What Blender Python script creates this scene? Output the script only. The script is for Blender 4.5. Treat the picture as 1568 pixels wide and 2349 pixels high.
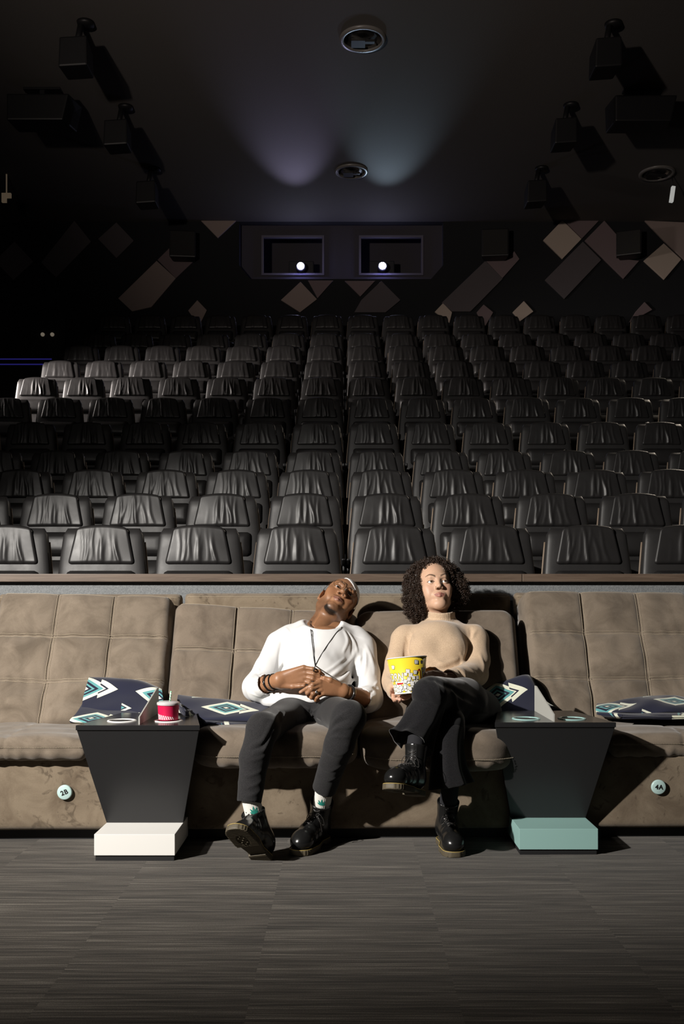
import bpy, bmesh, math, random
import numpy as np
from mathutils import Vector, Matrix, Euler

for _o in list(bpy.data.objects):
    bpy.data.objects.remove(_o, do_unlink=True)
SC = bpy.context.scene
COL = SC.collection
F_PX = 35.0 / 36.0 * 2349.0          # focal length in pixels
HX, HY, CAM_H = 790.0, 1380.0, 0.975

# ------------------------------------------------------------------ camera
cam_data = bpy.data.cameras.new('camera')
cam_data.sensor_fit = 'VERTICAL'
cam_data.sensor_height = 36.0
cam_data.lens = 35.0
cam_data.shift_y = (HY - 1174.5) / 2349.0
cam_data.shift_x = -(HX - 784.0) / 2349.0
cam_data.clip_end = 60
camera = bpy.data.objects.new('camera', cam_data)
camera.location = (0, 0, CAM_H)
camera.rotation_euler = (math.radians(90), 0, 0)
COL.objects.link(camera)
SC.camera = camera

# ------------------------------------------------------------------ world, exposure
world = bpy.data.worlds.new('world'); SC.world = world
world.use_nodes = True
world.node_tree.nodes['Background'].inputs[0].default_value = (0.75, 0.85, 1.0, 1)
world.node_tree.nodes['Background'].inputs[1].default_value = 0.002
SC.view_settings.view_transform = 'Standard'
SC.view_settings.look = 'None'
SC.view_settings.exposure = 0.0
SC.view_settings.gamma = 1.0

def lamp(name, kind, loc, energy, color=(1, 1, 1), target=None, size=0.1, spot=None, blend=0.5):
    d = bpy.data.lights.new(name, kind)
    d.energy = energy; d.color = color
    if kind in ('POINT', 'SPOT'): d.shadow_soft_size = size
    if kind == 'AREA': d.size = size
    if spot: d.spot_size = math.radians(spot); d.spot_blend = blend
    o = bpy.data.objects.new(name, d); o.location = loc
    if target is not None:
        v = Vector(target) - Vector(loc)
        o.rotation_euler = v.to_track_quat('-Z', 'Y').to_euler()
    COL.objects.link(o)
    return o

# hard theatre light on the couple, from the left of the camera
lamp('key_light', 'SPOT', (-3.8, 0.6, 3.1), 2450, (1.0, 0.95, 0.885), (0.0, 5.35, 0.86), 0.06, 61, 0.92)
# the same lamp's spill over the ceiling
lamp('ceiling_spill', 'SPOT', (-3.7, 0.5, 3.2), 1500, (1.0, 0.86, 0.76), (-0.4, 9.4, 7.5), 0.12, 54, 1.0)
# soft spill of the same lamp over the seats
lamp('seat_spill', 'POINT', (-3.2, 0.9, 3.3), 95, (1.0, 0.93, 0.86), None, 0.2)
# lamp over the left aisle which catches the end seats of the upper rows
lamp('aisle_light', 'SPOT', (-6.3, 10.95, 4.35), 2400, (1.0, 0.90, 0.84), (-2.6, 12.2, 3.5), 0.35, 60, 1.0)
lamp('back_light', 'SPOT', (5.6, 12.5, 6.4), 420, (1.0, 0.86, 0.70), (1.0, 6.8, 1.2), 0.06, 62, 0.6)

# ------------------------------------------------------------------ naming helpers
def rgb(h):
    h = h.lstrip('#'); c = [int(h[i:i+2], 16) / 255 for i in (0, 2, 4)]
    return tuple((x / 12.92 if x <= 0.04045 else ((x + 0.055) / 1.055) ** 2.4) for x in c)

def P(px, py, Y):
    """point at distance Y which the photograph shows at pixel (px, py)"""
    return Vector(((px - HX) * Y / F_PX, Y, CAM_H + (HY - py) * Y / F_PX))

def tag(o, label=None, cat=None, group=None, kind=None):
    if label: o['label'] = label
    if cat: o['category'] = cat
    if group: o['group'] = group
    if kind: o['kind'] = kind
    return o

def link(o, parent=None):
    COL.objects.link(o)
    if parent is not None: o.parent = parent
    return o

def empty(name, loc=(0, 0, 0), rz=0.0):
    o = bpy.data.objects.new(name, None)
    o.location = loc; o.rotation_euler = (0, 0, rz); o.empty_display_size = 0.1
    return link(o)

def mesh_obj(name, verts, faces, mat, parent=None, smooth=True, mats=None, midx=None):
    me = bpy.data.meshes.new(name)
    verts = np.asarray(verts, dtype=np.float32)
    if isinstance(faces, np.ndarray) and faces.ndim == 2:
        n, k = faces.shape
        me.vertices.add(len(verts)); me.vertices.foreach_set('co', verts.ravel())
        me.loops.add(n * k); me.loops.foreach_set('vertex_index', faces.astype(np.int32).ravel())
        me.polygons.add(n)
        me.polygons.foreach_set('loop_start', np.arange(0, n * k, k, dtype=np.int32))
        me.polygons.foreach_set('loop_total', np.full(n, k, dtype=np.int32))
        me.update(calc_edges=True)
        me.validate()
    else:
        me.from_pydata([tuple(map(float, v)) for v in verts], [], [tuple(map(int, f)) for f in faces])
        me.update()
    for m in (mats or [mat]): me.materials.append(m)
    if midx is not None and len(midx) == len(me.polygons):
        me.polygons.foreach_set('material_index', np.asarray(midx, dtype=np.int32))
    me.polygons.foreach_set('use_smooth', np.full(len(me.polygons), bool(smooth)))
    return link(bpy.data.objects.new(name, me), parent)

def set_col(o, cols):
    a = o.data.color_attributes.new('Col', 'FLOAT_COLOR', 'POINT')
    c = np.ones((len(o.data.vertices), 4), dtype=np.float32); c[:, :3] = cols
    a.data.foreach_set('color', c.ravel())

class MB:
    """collects shapes into one mesh"""
    def __init__(s): s.v = []; s.f = []; s.m = []; s.sm = []
    def add(s, verts, faces, m=0, smooth=True):
        b = len(s.v); s.v.extend([tuple(map(float, v)) for v in verts])
        for f in faces: s.f.append(tuple(int(i) + b for i in f)); s.m.append(m); s.sm.append(smooth)
        return s
    def build(s, name, mats, parent=None, bevel=0, seg=2, angle=35):
        mats = mats if isinstance(mats, (list, tuple)) else [mats]
        me = bpy.data.meshes.new(name); me.from_pydata(s.v, [], s.f); me.update()
        for m in mats: me.materials.append(m)
        me.polygons.foreach_set('material_index', np.array(s.m, dtype=np.int32))
        me.polygons.foreach_set('use_smooth', np.array(s.sm, dtype=bool))
        bm = bmesh.new(); bm.from_mesh(me); bmesh.ops.recalc_face_normals(bm, faces=bm.faces)
        if bevel:
            es = [e for e in bm.edges if len(e.link_faces) == 2 and e.calc_face_angle(0) > math.radians(angle)]
            bmesh.ops.bevel(bm, geom=es, offset=bevel, segments=seg, profile=0.6, affect='EDGES')
        bm.to_mesh(me); bm.free()
        return link(bpy.data.objects.new(name, me), parent)
    def box(s, x0, x1, y0, y1, z0, z1, m=0):
        v = [(x, y, z) for z in (z0, z1) for y in (y0, y1) for x in (x0, x1)]
        return s.add(v, [(0, 2, 3, 1), (4, 5, 7, 6), (0, 1, 5, 4), (2, 6, 7, 3), (0, 4, 6, 2), (1, 3, 7, 5)], m, False)
    def hexa(s, v, m=0):   # v: 8 points, bottom ring (4) then top ring (4)
        return s.add(v, [(3, 2, 1, 0), (4, 5, 6, 7), (0, 1, 5, 4), (1, 2, 6, 5), (2, 3, 7, 6), (3, 0, 4, 7)], m, False)
    def poly(s, pts, y0, y1, m=0):   # extrude x-z outline along y
        n = len(pts)
        v = [(x, y0, z) for x, z in pts] + [(x, y1, z) for x, z in pts]
        return s.add(v, [tuple(range(n)), tuple(range(2 * n - 1, n - 1, -1))] + [(i, (i + 1) % n, n + (i + 1) % n, n + i) for i in range(n)], m, False)
    def lathe(s, prof, c=(0, 0, 0), n=48, m=0, R=None, cap=True):
        v = []; f = []
        for r, z in prof:
            for i in range(n):
                a = 2 * math.pi * i / n
                p = Vector((r * math.cos(a), r * math.sin(a), z))
                if R is not None: p = R @ p
                v.append(tuple(p + Vector(c)))
        for j in range(len(prof) - 1):
            for i in range(n):
                f.append((j * n + i, j * n + (i + 1) % n, (j + 1) * n + (i + 1) % n, (j + 1) * n + i))
        if cap:
            f.append(tuple(range(n - 1, -1, -1))); k = (len(prof) - 1) * n; f.append(tuple(range(k, k + n)))
        return s.add(v, f, m)
    def tube(s, pts, r, n=8, m=0, cap=True):
        v, f = tube_vf(pts, r, n, cap); return s.add(v, f, m)

def spline(pts, k=6):
    pts = [np.array(p, dtype=float) for p in pts]
    if len(pts) < 3: return pts
    out = []
    q = [2 * pts[0] - pts[1]] + pts + [2 * pts[-1] - pts[-2]]
    for i in range(1, len(q) - 2):
        for j in range(k):
            t = j / k
            out.append(0.5 * ((2 * q[i]) + (-q[i-1] + q[i+1]) * t + (2*q[i-1] - 5*q[i] + 4*q[i+1] - q[i+2]) * t*t + (-q[i-1] + 3*q[i] - 3*q[i+1] + q[i+2]) * t**3))
    out.append(pts[-1]); return out

def tube_vf(pts, r, n=8, cap=True):
    pts = [np.array(p, dtype=float) for p in pts]; N = len(pts)
    v = []; f = []; up = None
    for i in range(N):
        t = pts[min(i + 1, N - 1)] - pts[max(i - 1, 0)]; t /= (np.linalg.norm(t) + 1e-12)
        if up is None:
            a = np.array([0, 0, 1.0]) if abs(t[2]) < 0.9 else np.array([1.0, 0, 0])
            up = np.cross(t, a); up /= np.linalg.norm(up)
        up = up - t * np.dot(up, t); up /= (np.linalg.norm(up) + 1e-12); w = np.cross(t, up)
        rr = r[i] if hasattr(r, '__len__') else r
        for j in range(n):
            a = 2 * math.pi * j / n
            v.append(pts[i] + rr * (math.cos(a) * up + math.sin(a) * w))
    for i in range(N - 1):
        for j in range(n):
            f.append((i * n + j, i * n + (j + 1) % n, (i + 1) * n + (j + 1) % n, (i + 1) * n + j))
    if cap: f.append(tuple(range(n - 1, -1, -1))); f.append(tuple(range((N - 1) * n, N * n)))
    return v, f

# ------------------------------------------------------------------ distance-field sculpting
def _dot(x, y, z, v): return x * v[0] + y * v[1] + z * v[2]
def cone(a, b, r1, r2=None):
    a = np.array(a, float); b = np.array(b, float); r2 = r1 if r2 is None else r2
    def f(x, y, z):
        px, py, pz = x - a[0], y - a[1], z - a[2]; d = b - a
        t = np.clip(_dot(px, py, pz, d) / (d @ d + 1e-12), 0, 1)
        return np.sqrt((px - t*d[0])**2 + (py - t*d[1])**2 + (pz - t*d[2])**2) - (r1 + (r2 - r1) * t)
    m = max(r1, r2); f.lo = np.minimum(a, b) - m; f.hi = np.maximum(a, b) + m
    return f
def ell(c, r, R=None):
    c = np.array(c, float); r = np.array(r, float)
    M = np.eye(3) if R is None else np.array(R)[:3, :3]
    def f(x, y, z):
        px, py, pz = x - c[0], y - c[1], z - c[2]
        q = [(_dot(px, py, pz, M[:, i])) for i in range(3)]
        k0 = np.sqrt(sum((q[i] / r[i])**2 for i in range(3))); k1 = np.sqrt(sum((q[i] / r[i]**2)**2 for i in range(3)))
        return k0 * (k0 - 1) / (k1 + 1e-9)
    m = r.max() if R is not None else r
    f.lo = c - m; f.hi = c + m
    return f
def rbox(c, h, rad=0.0, R=None):
    c = np.array(c, float); h = np.array(h, float); M = np.eye(3) if R is None else np.array(R)[:3, :3]
    def f(x, y, z):
        px, py, pz = x - c[0], y - c[1], z - c[2]
        q = [np.abs(_dot(px, py, pz, M[:, i])) - (h[i] - rad) for i in range(3)]
        out = np.sqrt(sum(np.maximum(a, 0)**2 for a in q))
        return out + np.minimum(np.maximum(np.maximum(q[0], q[1]), q[2]), 0) - rad
    m = np.linalg.norm(h) if R is not None else h
    f.lo = c - m; f.hi = c + m
    return f

class Sculpt:
    def __init__(s, lo, hi, h):
        s.lo = np.array(lo, float); s.h = h
        s.n = np.ceil((np.array(hi, float) - s.lo) / h).astype(int) + 1
        s.F = np.full(tuple(s.n), 0.5, dtype=np.float32)
    def reg(s, lo, hi, pad):
        i0 = np.clip(np.floor((lo - pad - s.lo) / s.h).astype(int), 0, s.n)
        i1 = np.clip(np.ceil((hi + pad - s.lo) / s.h).astype(int) + 1, 0, s.n)
        if np.any(i1 <= i0): return None
        ax = [(s.lo[k] + s.h * np.arange(i0[k], i1[k])).astype(np.float32) for k in range(3)]
        return tuple(slice(i0[k], i1[k]) for k in range(3)), ax[0][:, None, None], ax[1][None, :, None], ax[2][None, None, :]
    def add(s, f, k=0.01):
        r = s.reg(f.lo, f.hi, k + 5 * s.h)
        if r is None: return s
        sl, x, y, z = r; d = f(x, y, z).astype(np.float32); a = s.F[sl]
        h = np.maximum(k - np.abs(a - d), 0) / max(k, 1e-6)
        s.F[sl] = np.minimum(a, d) - h * h * k * 0.25
        return s
    def sub(s, f, k=0.005):
        r = s.reg(f.lo, f.hi, k + 5 * s.h)
        if r is None: return s
        sl, x, y, z = r; d = -f(x, y, z).astype(np.float32); a = s.F[sl]
        h = np.maximum(k - np.abs(a - d), 0) / max(k, 1e-6)
        s.F[sl] = np.maximum(a, d) + h * h * k * 0.25
        return s
    def disp(s, fn):
        x, y, z = [(s.lo[k] + s.h * np.arange(s.n[k])).astype(np.float32) for k in range(3)]
        s.F += fn(x[:, None, None], y[None, :, None], z[None, None, :]).astype(np.float32) * (np.abs(s.F) < 0.05)
        return s
    def ridge(s, pts, amp, width):
        """soft raised fold (amp > 0) or crease (amp < 0) along a curve"""
        pts = np.array(pts); r = s.reg(pts.min(0), pts.max(0), width * 3)
        if r is None: return s
        sl, x, y, z = r; best = None; tt = None; n = len(pts) - 1
        for i in range(n):
            a = pts[i]; d = pts[i+1] - a; px, py, pz = x - a[0], y - a[1], z - a[2]
            t = np.clip(_dot(px, py, pz, d) / (d @ d + 1e-12), 0, 1)
            q = (px - t*d[0])**2 + (py - t*d[1])**2 + (pz - t*d[2])**2; u = (i + t) / n
            if best is None: best, tt = q, u
            else: k = q < best; best = np.where(k, q, best); tt = np.where(k, u, tt)
        g = np.exp(-best / width**2) * np.sin(np.pi * np.clip(tt * 0.86 + 0.07, 0, 1))**0.7
        s.F[sl] -= (amp * g).astype(np.float32); return s
    def cut(s, fn):      # keep only where fn < 0
        x, y, z = [(s.lo[k] + s.h * np.arange(s.n[k])).astype(np.float32) for k in range(3)]
        s.F = np.maximum(s.F, fn(x[:, None, None], y[None, :, None], z[None, None, :]).astype(np.float32)); return s
    def mesh(s):
        F = s.F.copy()
        for a in range(3):
            for e in (0, -1):
                sl = [slice(None)] * 3; sl[a] = e; F[tuple(sl)] = np.maximum(F[tuple(sl)], 1e-4)
        S = F < 0
        nx, ny, nz = F.shape
        cnt = np.zeros((nx-1, ny-1, nz-1), dtype=np.uint8)
        for i in (0, 1):
            for j in (0, 1):
                for k in (0, 1): cnt += S[i:nx-1+i, j:ny-1+j, k:nz-1+k]
        act = (cnt > 0) & (cnt < 8)
        I = np.argwhere(act); idx = np.full(act.shape, -1, dtype=np.int32); idx[act] = np.arange(len(I))
        acc = np.zeros((len(I), 3)); num = np.zeros(len(I))
        cs = [(i, j, k) for i in (0, 1) for j in (0, 1) for k in (0, 1)]
        val = {c: F[I[:, 0]+c[0], I[:, 1]+c[1], I[:, 2]+c[2]] for c in cs}
        for c in cs:
            for a in range(3):
                if c[a] == 0:
                    d = list(c); d[a] = 1; d = tuple(d)
                    v0, v1 = val[c], val[d]; m = (v0 < 0) != (v1 < 0)
                    t = np.where(m, v0 / np.where(m, v0 - v1, 1), 0)
                    p = np.zeros((len(I), 3)) + np.array(c); p[:, a] += t
                    acc += p * m[:, None]; num += m
        V = s.lo + s.h * (I + acc / num[:, None])
        Q = []
        for a in range(3):
            b, c = (a + 1) % 3, (a + 2) % 3
            sl0 = [slice(None)] * 3; sl1 = [slice(None)] * 3
            sl0[a] = slice(0, -1); sl1[a] = slice(1, None)
            A = S[tuple(sl0)]; B = S[tuple(sl1)]
            E = np.argwhere(A != B)
            if not len(E): continue
            fl = A[E[:, 0], E[:, 1], E[:, 2]]
            ok = (E[:, b] > 0) & (E[:, c] > 0) & (E[:, b] < F.shape[b]-1) & (E[:, c] < F.shape[c]-1)
            E = E[ok]; fl = fl[ok]
            q = []
            for db, dc in ((0, 0), (-1, 0), (-1, -1), (0, -1)):
                G = E.copy(); G[:, b] += db; G[:, c] += dc
                q.append(idx[G[:, 0], G[:, 1], G[:, 2]])
            q = np.stack(q, 1); q[~fl] = q[~fl][:, ::-1]
            Q.append(q)
        return V, np.concatenate(Q).astype(np.int32)

def smooth_vq(V, Q, it=2, lam=0.5):
    E = np.concatenate([Q[:, [0, 1]], Q[:, [1, 2]], Q[:, [2, 3]], Q[:, [3, 0]]])
    for _ in range(it):
        acc = np.zeros_like(V); n = np.zeros(len(V))
        for a, b in ((0, 1), (1, 0)):
            for k in range(3): acc[:, k] += np.bincount(E[:, a], weights=V[E[:, b], k], minlength=len(V))
            n += np.bincount(E[:, a], minlength=len(V))
        V = V + lam * (acc / n[:, None] - V)
    return V

def noise3(x, y, z, seed=0, sc=1.0, octaves=3):
    """cheap smooth pseudo-noise out of sines"""
    rs = np.random.RandomState(seed); out = 0
    for o in range(octaves):
        f = sc * 1.9**o
        for _ in range(3):
            k = rs.normal(size=3); k /= np.linalg.norm(k); p = rs.uniform(0, 6.28)
            k2 = rs.normal(size=3); k2 /= np.linalg.norm(k2)
            out = out + np.sin(f * (k[0]*x + k[1]*y + k[2]*z) + p + 1.3*np.sin(0.6*f*(k2[0]*x + k2[1]*y + k2[2]*z))) / (3 * 1.8**o)
    return out

# ------------------------------------------------------------------ materials
def mat(name, color=(0.5, 0.5, 0.5), rough=0.5, metal=0.0, spec=0.5, sheen=0.0, coat=0.0, emit=None, estr=0.0, trans=0.0, alpha=1.0, ior=1.45):
    m = bpy.data.materials.new(name); m.use_nodes = True
    b = m.node_tree.nodes['Principled BSDF']
    b.inputs['Base Color'].default_value = (*color[:3], 1)
    b.inputs['Roughness'].default_value = rough
    b.inputs['Metallic'].default_value = metal
    b.inputs['Specular IOR Level'].default_value = spec
    b.inputs['Sheen Weight'].default_value = sheen
    b.inputs['Sheen Roughness'].default_value = 0.5
    b.inputs['Coat Weight'].default_value = coat
    b.inputs['Transmission Weight'].default_value = trans
    b.inputs['Alpha'].default_value = alpha
    b.inputs['IOR'].default_value = ior
    if emit: b.inputs['Emission Color'].default_value = (*emit, 1); b.inputs['Emission Strength'].default_value = estr
    return m
class NT:
    def __init__(s, m): s.t = m.node_tree; s.b = s.t.nodes['Principled BSDF']
    def n(s, typ, **kw):
        nd = s.t.nodes.new(typ)
        for k, v in kw.items(): setattr(nd, k, v)
        return nd
    def l(s, a, b): s.t.links.new(a, b)
    def coord(s, what='Object', scale=(1, 1, 1), loc=(0, 0, 0), rot=(0, 0, 0)):
        tc = s.n('ShaderNodeTexCoord'); mp = s.n('ShaderNodeMapping')
        mp.inputs['Scale'].default_value = scale; mp.inputs['Location'].default_value = loc; mp.inputs['Rotation'].default_value = rot
        s.l(tc.outputs[what], mp.inputs[0]); return mp.outputs[0]
    def noise(s, vec, scale=5, detail=4, rough=0.5, dist=0.0):
        x = s.n('ShaderNodeTexNoise'); x.inputs['Scale'].default_value = scale; x.inputs['Detail'].default_value = detail
        x.inputs['Roughness'].default_value = rough; x.inputs['Distortion'].default_value = dist
        if vec is not None: s.l(vec, x.inputs['Vector'])
        return x.outputs['Fac']
    def ramp(s, fac, stops, interp='LINEAR'):
        r = s.n('ShaderNodeValToRGB'); cr = r.color_ramp; cr.interpolation = interp
        while len(cr.elements) < len(stops): cr.elements.new(0.5)
        for e, (p, c) in zip(cr.elements, stops):
            e.position = p; e.color = (*c, 1) if len(c) == 3 else c
        s.l(fac, r.inputs[0]); return r.outputs[0]
    def math(s, op, a, b=None, clamp=False):
        x = s.n('ShaderNodeMath', operation=op); x.use_clamp = clamp
        for i, q in enumerate((a, b)):
            if q is None: continue
            if isinstance(q, (int, float)): x.inputs[i].default_value = q
            else: s.l(q, x.inputs[i])
        return x.outputs[0]
    def mix(s, f, a, b, blend='MIX'):
        x = s.n('ShaderNodeMix', data_type='RGBA', blend_type=blend)
        for sock, q in ((x.inputs[0], f), (x.inputs[6], a), (x.inputs[7], b)):
            if isinstance(q, (int, float)): sock.default_value = q
            elif isinstance(q, tuple): sock.default_value = (*q[:3], 1)
            else: s.l(q, sock)
        return x.outputs[2]
    def bump(s, h, strength=0.3, dist=0.002):
        b = s.n('ShaderNodeBump'); b.inputs['Strength'].default_value = strength; b.inputs['Distance'].default_value = dist
        s.l(h, b.inputs['Height']); s.l(b.outputs[0], s.b.inputs['Normal'])
    def base(s, c): s.l(c, s.b.inputs['Base Color'])
    def sep(s, v):
        x = s.n('ShaderNodeSeparateXYZ'); s.l(v, x.inputs[0]); return x.outputs

def suede(name, c0, c1, spots=False):
    m = mat(name, c0, 0.9, spec=0.15, sheen=0.25); t = NT(m)
    v = t.coord('Object'); n1 = t.noise(v, 7, 5, 0.6, 0.6); n2 = t.noise(v, 260, 2, 0.6)
    c = t.ramp(n1, [(0.33, c0), (0.60, c1)])
    if spots: c = t.mix(t.ramp(t.noise(v, 15, 3, 0.6, 1.2), [(0.60, (0, 0, 0)), (0.68, (0.75, 0.75, 0.75))]), c, tuple(x * 0.62 for x in c0))
    c2 = t.mix(t.math('MULTIPLY', n2, 0.35), c, tuple(x * 0.55 for x in c0), 'MIX'); t.base(c2)
    t.bump(n2, 0.35, 0.001); return m
M = {}
M['suede'] = suede('taupe_suede', (0.128, 0.101, 0.075), (0.218, 0.176, 0.134))
M['suede_panel'] = suede('taupe_suede_panel', (0.140, 0.105, 0.072), (0.232, 0.184, 0.130), True)
M['suede_dark'] = suede('taupe_suede_cushion', (0.118, 0.092, 0.069), (0.200, 0.160, 0.122))
M['thread'] = mat('tan_thread', (0.36, 0.30, 0.22), 0.8)
M['black_laminate'] = mat('black_laminate', (0.019, 0.019, 0.020), 0.42, spec=0.45)
t = NT(M['black_laminate']); t.bump(t.noise(t.coord(), 700, 2), 0.15, 0.0005)
M['black_top'] = mat('black_table_top', (0.017, 0.017, 0.018), 0.22, spec=0.6)
M['black_plastic'] = mat('black_plastic', (0.012, 0.012, 0.013), 0.45)
M['toe'] = mat('black_toe_kick', (0.012, 0.012, 0.013), 0.6)
M['white_laminate'] = mat('white_laminate', (0.78, 0.77, 0.74), 0.45)
M['teal_laminate'] = mat('teal_laminate', (0.30, 0.50, 0.47), 0.45)
M['white_plastic'] = mat('white_plastic', (0.75, 0.74, 0.72), 0.35)
M['teal_plastic'] = mat('teal_plastic', (0.32, 0.52, 0.50), 0.35)
M['divider'] = mat('grey_divider', (0.42, 0.42, 0.39), 0.5, spec=0.3)
M['badge'] = mat('mint_badge', (0.45, 0.62, 0.60), 0.3)
M['ink'] = mat('black_ink', (0.01, 0.01, 0.01), 0.5)
def leather(name, c, rough=0.38, strength=0.25):
    m = mat(name, c, rough, spec=0.5); t = NT(m); v = t.coord()
    t.bump(t.noise(v, 420, 3, 0.6), strength, 0.0006)
    r = t.noise(v, 12, 3); t.l(t.math('ADD', t.math('MULTIPLY', r, 0.2), rough - 0.1), t.b.inputs['Roughness']); return m
M['leather'] = leather('black_seat_leather', (0.020, 0.019, 0.019), 0.46)
M['leather2'] = leather('black_pillow_leather', (0.016, 0.015, 0.015), 0.42)
M['seat_fabric'] = mat('dark_seat_cloth', (0.02, 0.019, 0.018), 0.8)
M['seat_shell'] = mat('tan_seat_shell', (0.22, 0.165, 0.12), 0.5)
M['wood'] = mat('dark_oak_rail', (0.10, 0.07, 0.05), 0.45); t = NT(M['wood'])
v = t.coord('Object', (1.2, 20, 26)); n = t.noise(v, 3, 6, 0.65, 0.8)
t.base(t.ramp(n, [(0.3, (0.075, 0.050, 0.036)), (0.7, (0.15, 0.108, 0.080))])); t.bump(n, 0.2, 0.001)
M['grey_wall'] = mat('grey_textured_wall', (0.15, 0.16, 0.165), 0.8); t = NT(M['grey_wall'])
n = t.noise(t.coord(), 160, 3, 0.6); t.base(t.ramp(n, [(0.3, (0.125, 0.134, 0.140)), (0.7, (0.215, 0.225, 0.230))])); t.bump(n, 0.6, 0.003)
M['ceiling'] = mat('charcoal_ceiling', (0.10, 0.092, 0.086), 0.85); t = NT(M['ceiling'])
n = t.noise(t.coord(), 60, 3); t.bump(n, 0.3, 0.004)
M['dark_wall'] = mat('black_wall', (0.012, 0.013, 0.015), 0.9)
M['tier'] = mat('black_tier_carpet', (0.010, 0.010, 0.011), 0.95)
# striated carpet tiles
M['carpet'] = mat('striated_carpet_tiles', (0.05, 0.046, 0.042), 0.95, spec=0.1, sheen=0.1); t = NT(M['carpet'])
v = t.coord('Object'); sx, sy, sz = t.sep(v)
tx = t.math('FLOOR', t.math('DIVIDE', t.math('ADD', sx, 0.232 + 5.1), 0.51)); ty = t.math('FLOOR', t.math('DIVIDE', t.math('ADD', sy, 0.17), 0.51))
wn = t.n('ShaderNodeTexWhiteNoise', noise_dimensions='2D'); cb = t.n('ShaderNodeCombineXYZ'); t.l(tx, cb.inputs[0]); t.l(t.math('MULTIPLY', ty, 0.0), cb.inputs[1]); t.l(cb.outputs[0], wn.inputs['Vector'])
wn2 = t.n('ShaderNodeTexWhiteNoise', noise_dimensions='2D'); cb2 = t.n('ShaderNodeCombineXYZ'); t.l(tx, cb2.inputs[0]); t.l(ty, cb2.inputs[1]); t.l(cb2.outputs[0], wn2.inputs['Vector'])
c3 = t.n('ShaderNodeCombineXYZ')
t.l(t.math('MULTIPLY', sx, 3.4), c3.inputs[0]); t.l(t.math('MULTIPLY', sy, 120), c3.inputs[1]); t.l(t.math('MULTIPLY', wn2.outputs[0], 40), c3.inputs[2])
s1 = t.noise(c3.outputs[0], 1.0, 3, 0.62)
c4 = t.n('ShaderNodeCombineXYZ')
t.l(t.math('MULTIPLY', sx, 1.1), c4.inputs[0]); t.l(t.math('MULTIPLY', sy, 26), c4.inputs[1]); t.l(t.math('MULTIPLY', wn2.outputs[0], 17), c4.inputs[2])
s2 = t.noise(c4.outputs[0], 1.0, 2, 0.5)
s3 = t.noise(v, 300, 3, 0.8)
st = t.math('ADD', t.math('MULTIPLY', s1, 0.72), t.math('MULTIPLY', s2, 0.28))
st = t.math('ADD', t.math('MULTIPLY', st, 0.68), t.math('MULTIPLY', s3, 0.32))
c = t.ramp(st, [(0.38, (0.014, 0.0125, 0.0105)), (0.50, (0.058, 0.050, 0.041)), (0.58, (0.115, 0.102, 0.086)), (0.68, (0.29, 0.265, 0.225))])
t.base(c); t.bump(s3, 0.5, 0.003)
# ================================================================== room
WALL_Y, CEIL_Z, WALL_X = 17.1, 7.5, 6.7
m = MB(); m.add([(-WALL_X, -1.5, 0), (WALL_X, -1.5, 0), (WALL_X, 5.1, 0), (-WALL_X, 5.1, 0), (-WALL_X, -1.5, -0.1), (WALL_X, -1.5, -0.1), (WALL_X, 5.1, -0.1), (-WALL_X, 5.1, -0.1)],
      [(0, 1, 2, 3), (7, 6, 5, 4), (0, 4, 5, 1), (1, 5, 6, 2), (2, 6, 7, 3), (3, 7, 4, 0)], 0, False)
tag(m.build('floor', M['carpet']), kind='structure')
m = MB(); m.box(-WALL_X, WALL_X, -1.5, WALL_Y, CEIL_Z, CEIL_Z + 0.12); tag(m.build('ceiling', M['ceiling']), kind='structure')
m = MB(); m.box(-WALL_X - 0.15, -WALL_X, -1.5, WALL_Y, -0.1, CEIL_Z); tag(m.build('wall_left', M['dark_wall']), kind='structure')
m = MB(); m.box(WALL_X, WALL_X + 0.15, -1.5, WALL_Y, -0.1, CEIL_Z); tag(m.build('wall_right', M['dark_wall']), kind='structure')

# low wall behind the sofas with its timber capping
RAILY = 5.04
m = MB(); m.box(-WALL_X, WALL_X, RAILY + 0.02, RAILY + 0.16, 0.0, 1.075); tag(m.build('wall_partition', M['grey_wall']), kind='structure')
seamx = (1195.5 - HX) * RAILY / F_PX
m = MB(); m.box(-WALL_X, seamx - 0.0012, RAILY - 0.02, RAILY + 0.26, 1.075, 1.115); m.box(seamx + 0.0012, WALL_X, RAILY - 0.02, RAILY + 0.26, 1.075, 1.115)
tag(m.build('trim_1', M['wood'], bevel=0.003), kind='structure')

# seat tiers
ROW_Y = [5.71 + 0.998 * i for i in range(11)]
ROW_TOP_PX = [1204, 1131, 1076, 1032, 967, 911, 864, 826, 791, 763, 721]
ROW_Z = [CAM_H + (HY - p) * y / F_PX - 1.0 for p, y in zip(ROW_TOP_PX, ROW_Y)]
SEAT_LEFT = -3.98
prof = []
y = 5.2
prof.append((y, 0.0)); prof.append((y, ROW_Z[0]))
for i in range(10):
    yn = ROW_Y[i] + 0.30
    prof.append((yn, ROW_Z[i])); prof.append((yn, ROW_Z[i + 1]))
prof.append((WALL_Y, ROW_Z[10])); prof.append((WALL_Y, 0.0))
n = len(prof); m = MB()
v = [(-WALL_X, a, b) for a, b in prof] + [(WALL_X, a, b) for a, b in prof]
fs = [tuple(range(n)), tuple(range(2 * n - 1, n - 1, -1))] + [(i, (i + 1) % n, n + (i + 1) % n, n + i) for i in range(n)]
m.add(v, fs, 0, False); tag(m.build('floor_tiers', M['tier']), kind='structure')
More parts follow.
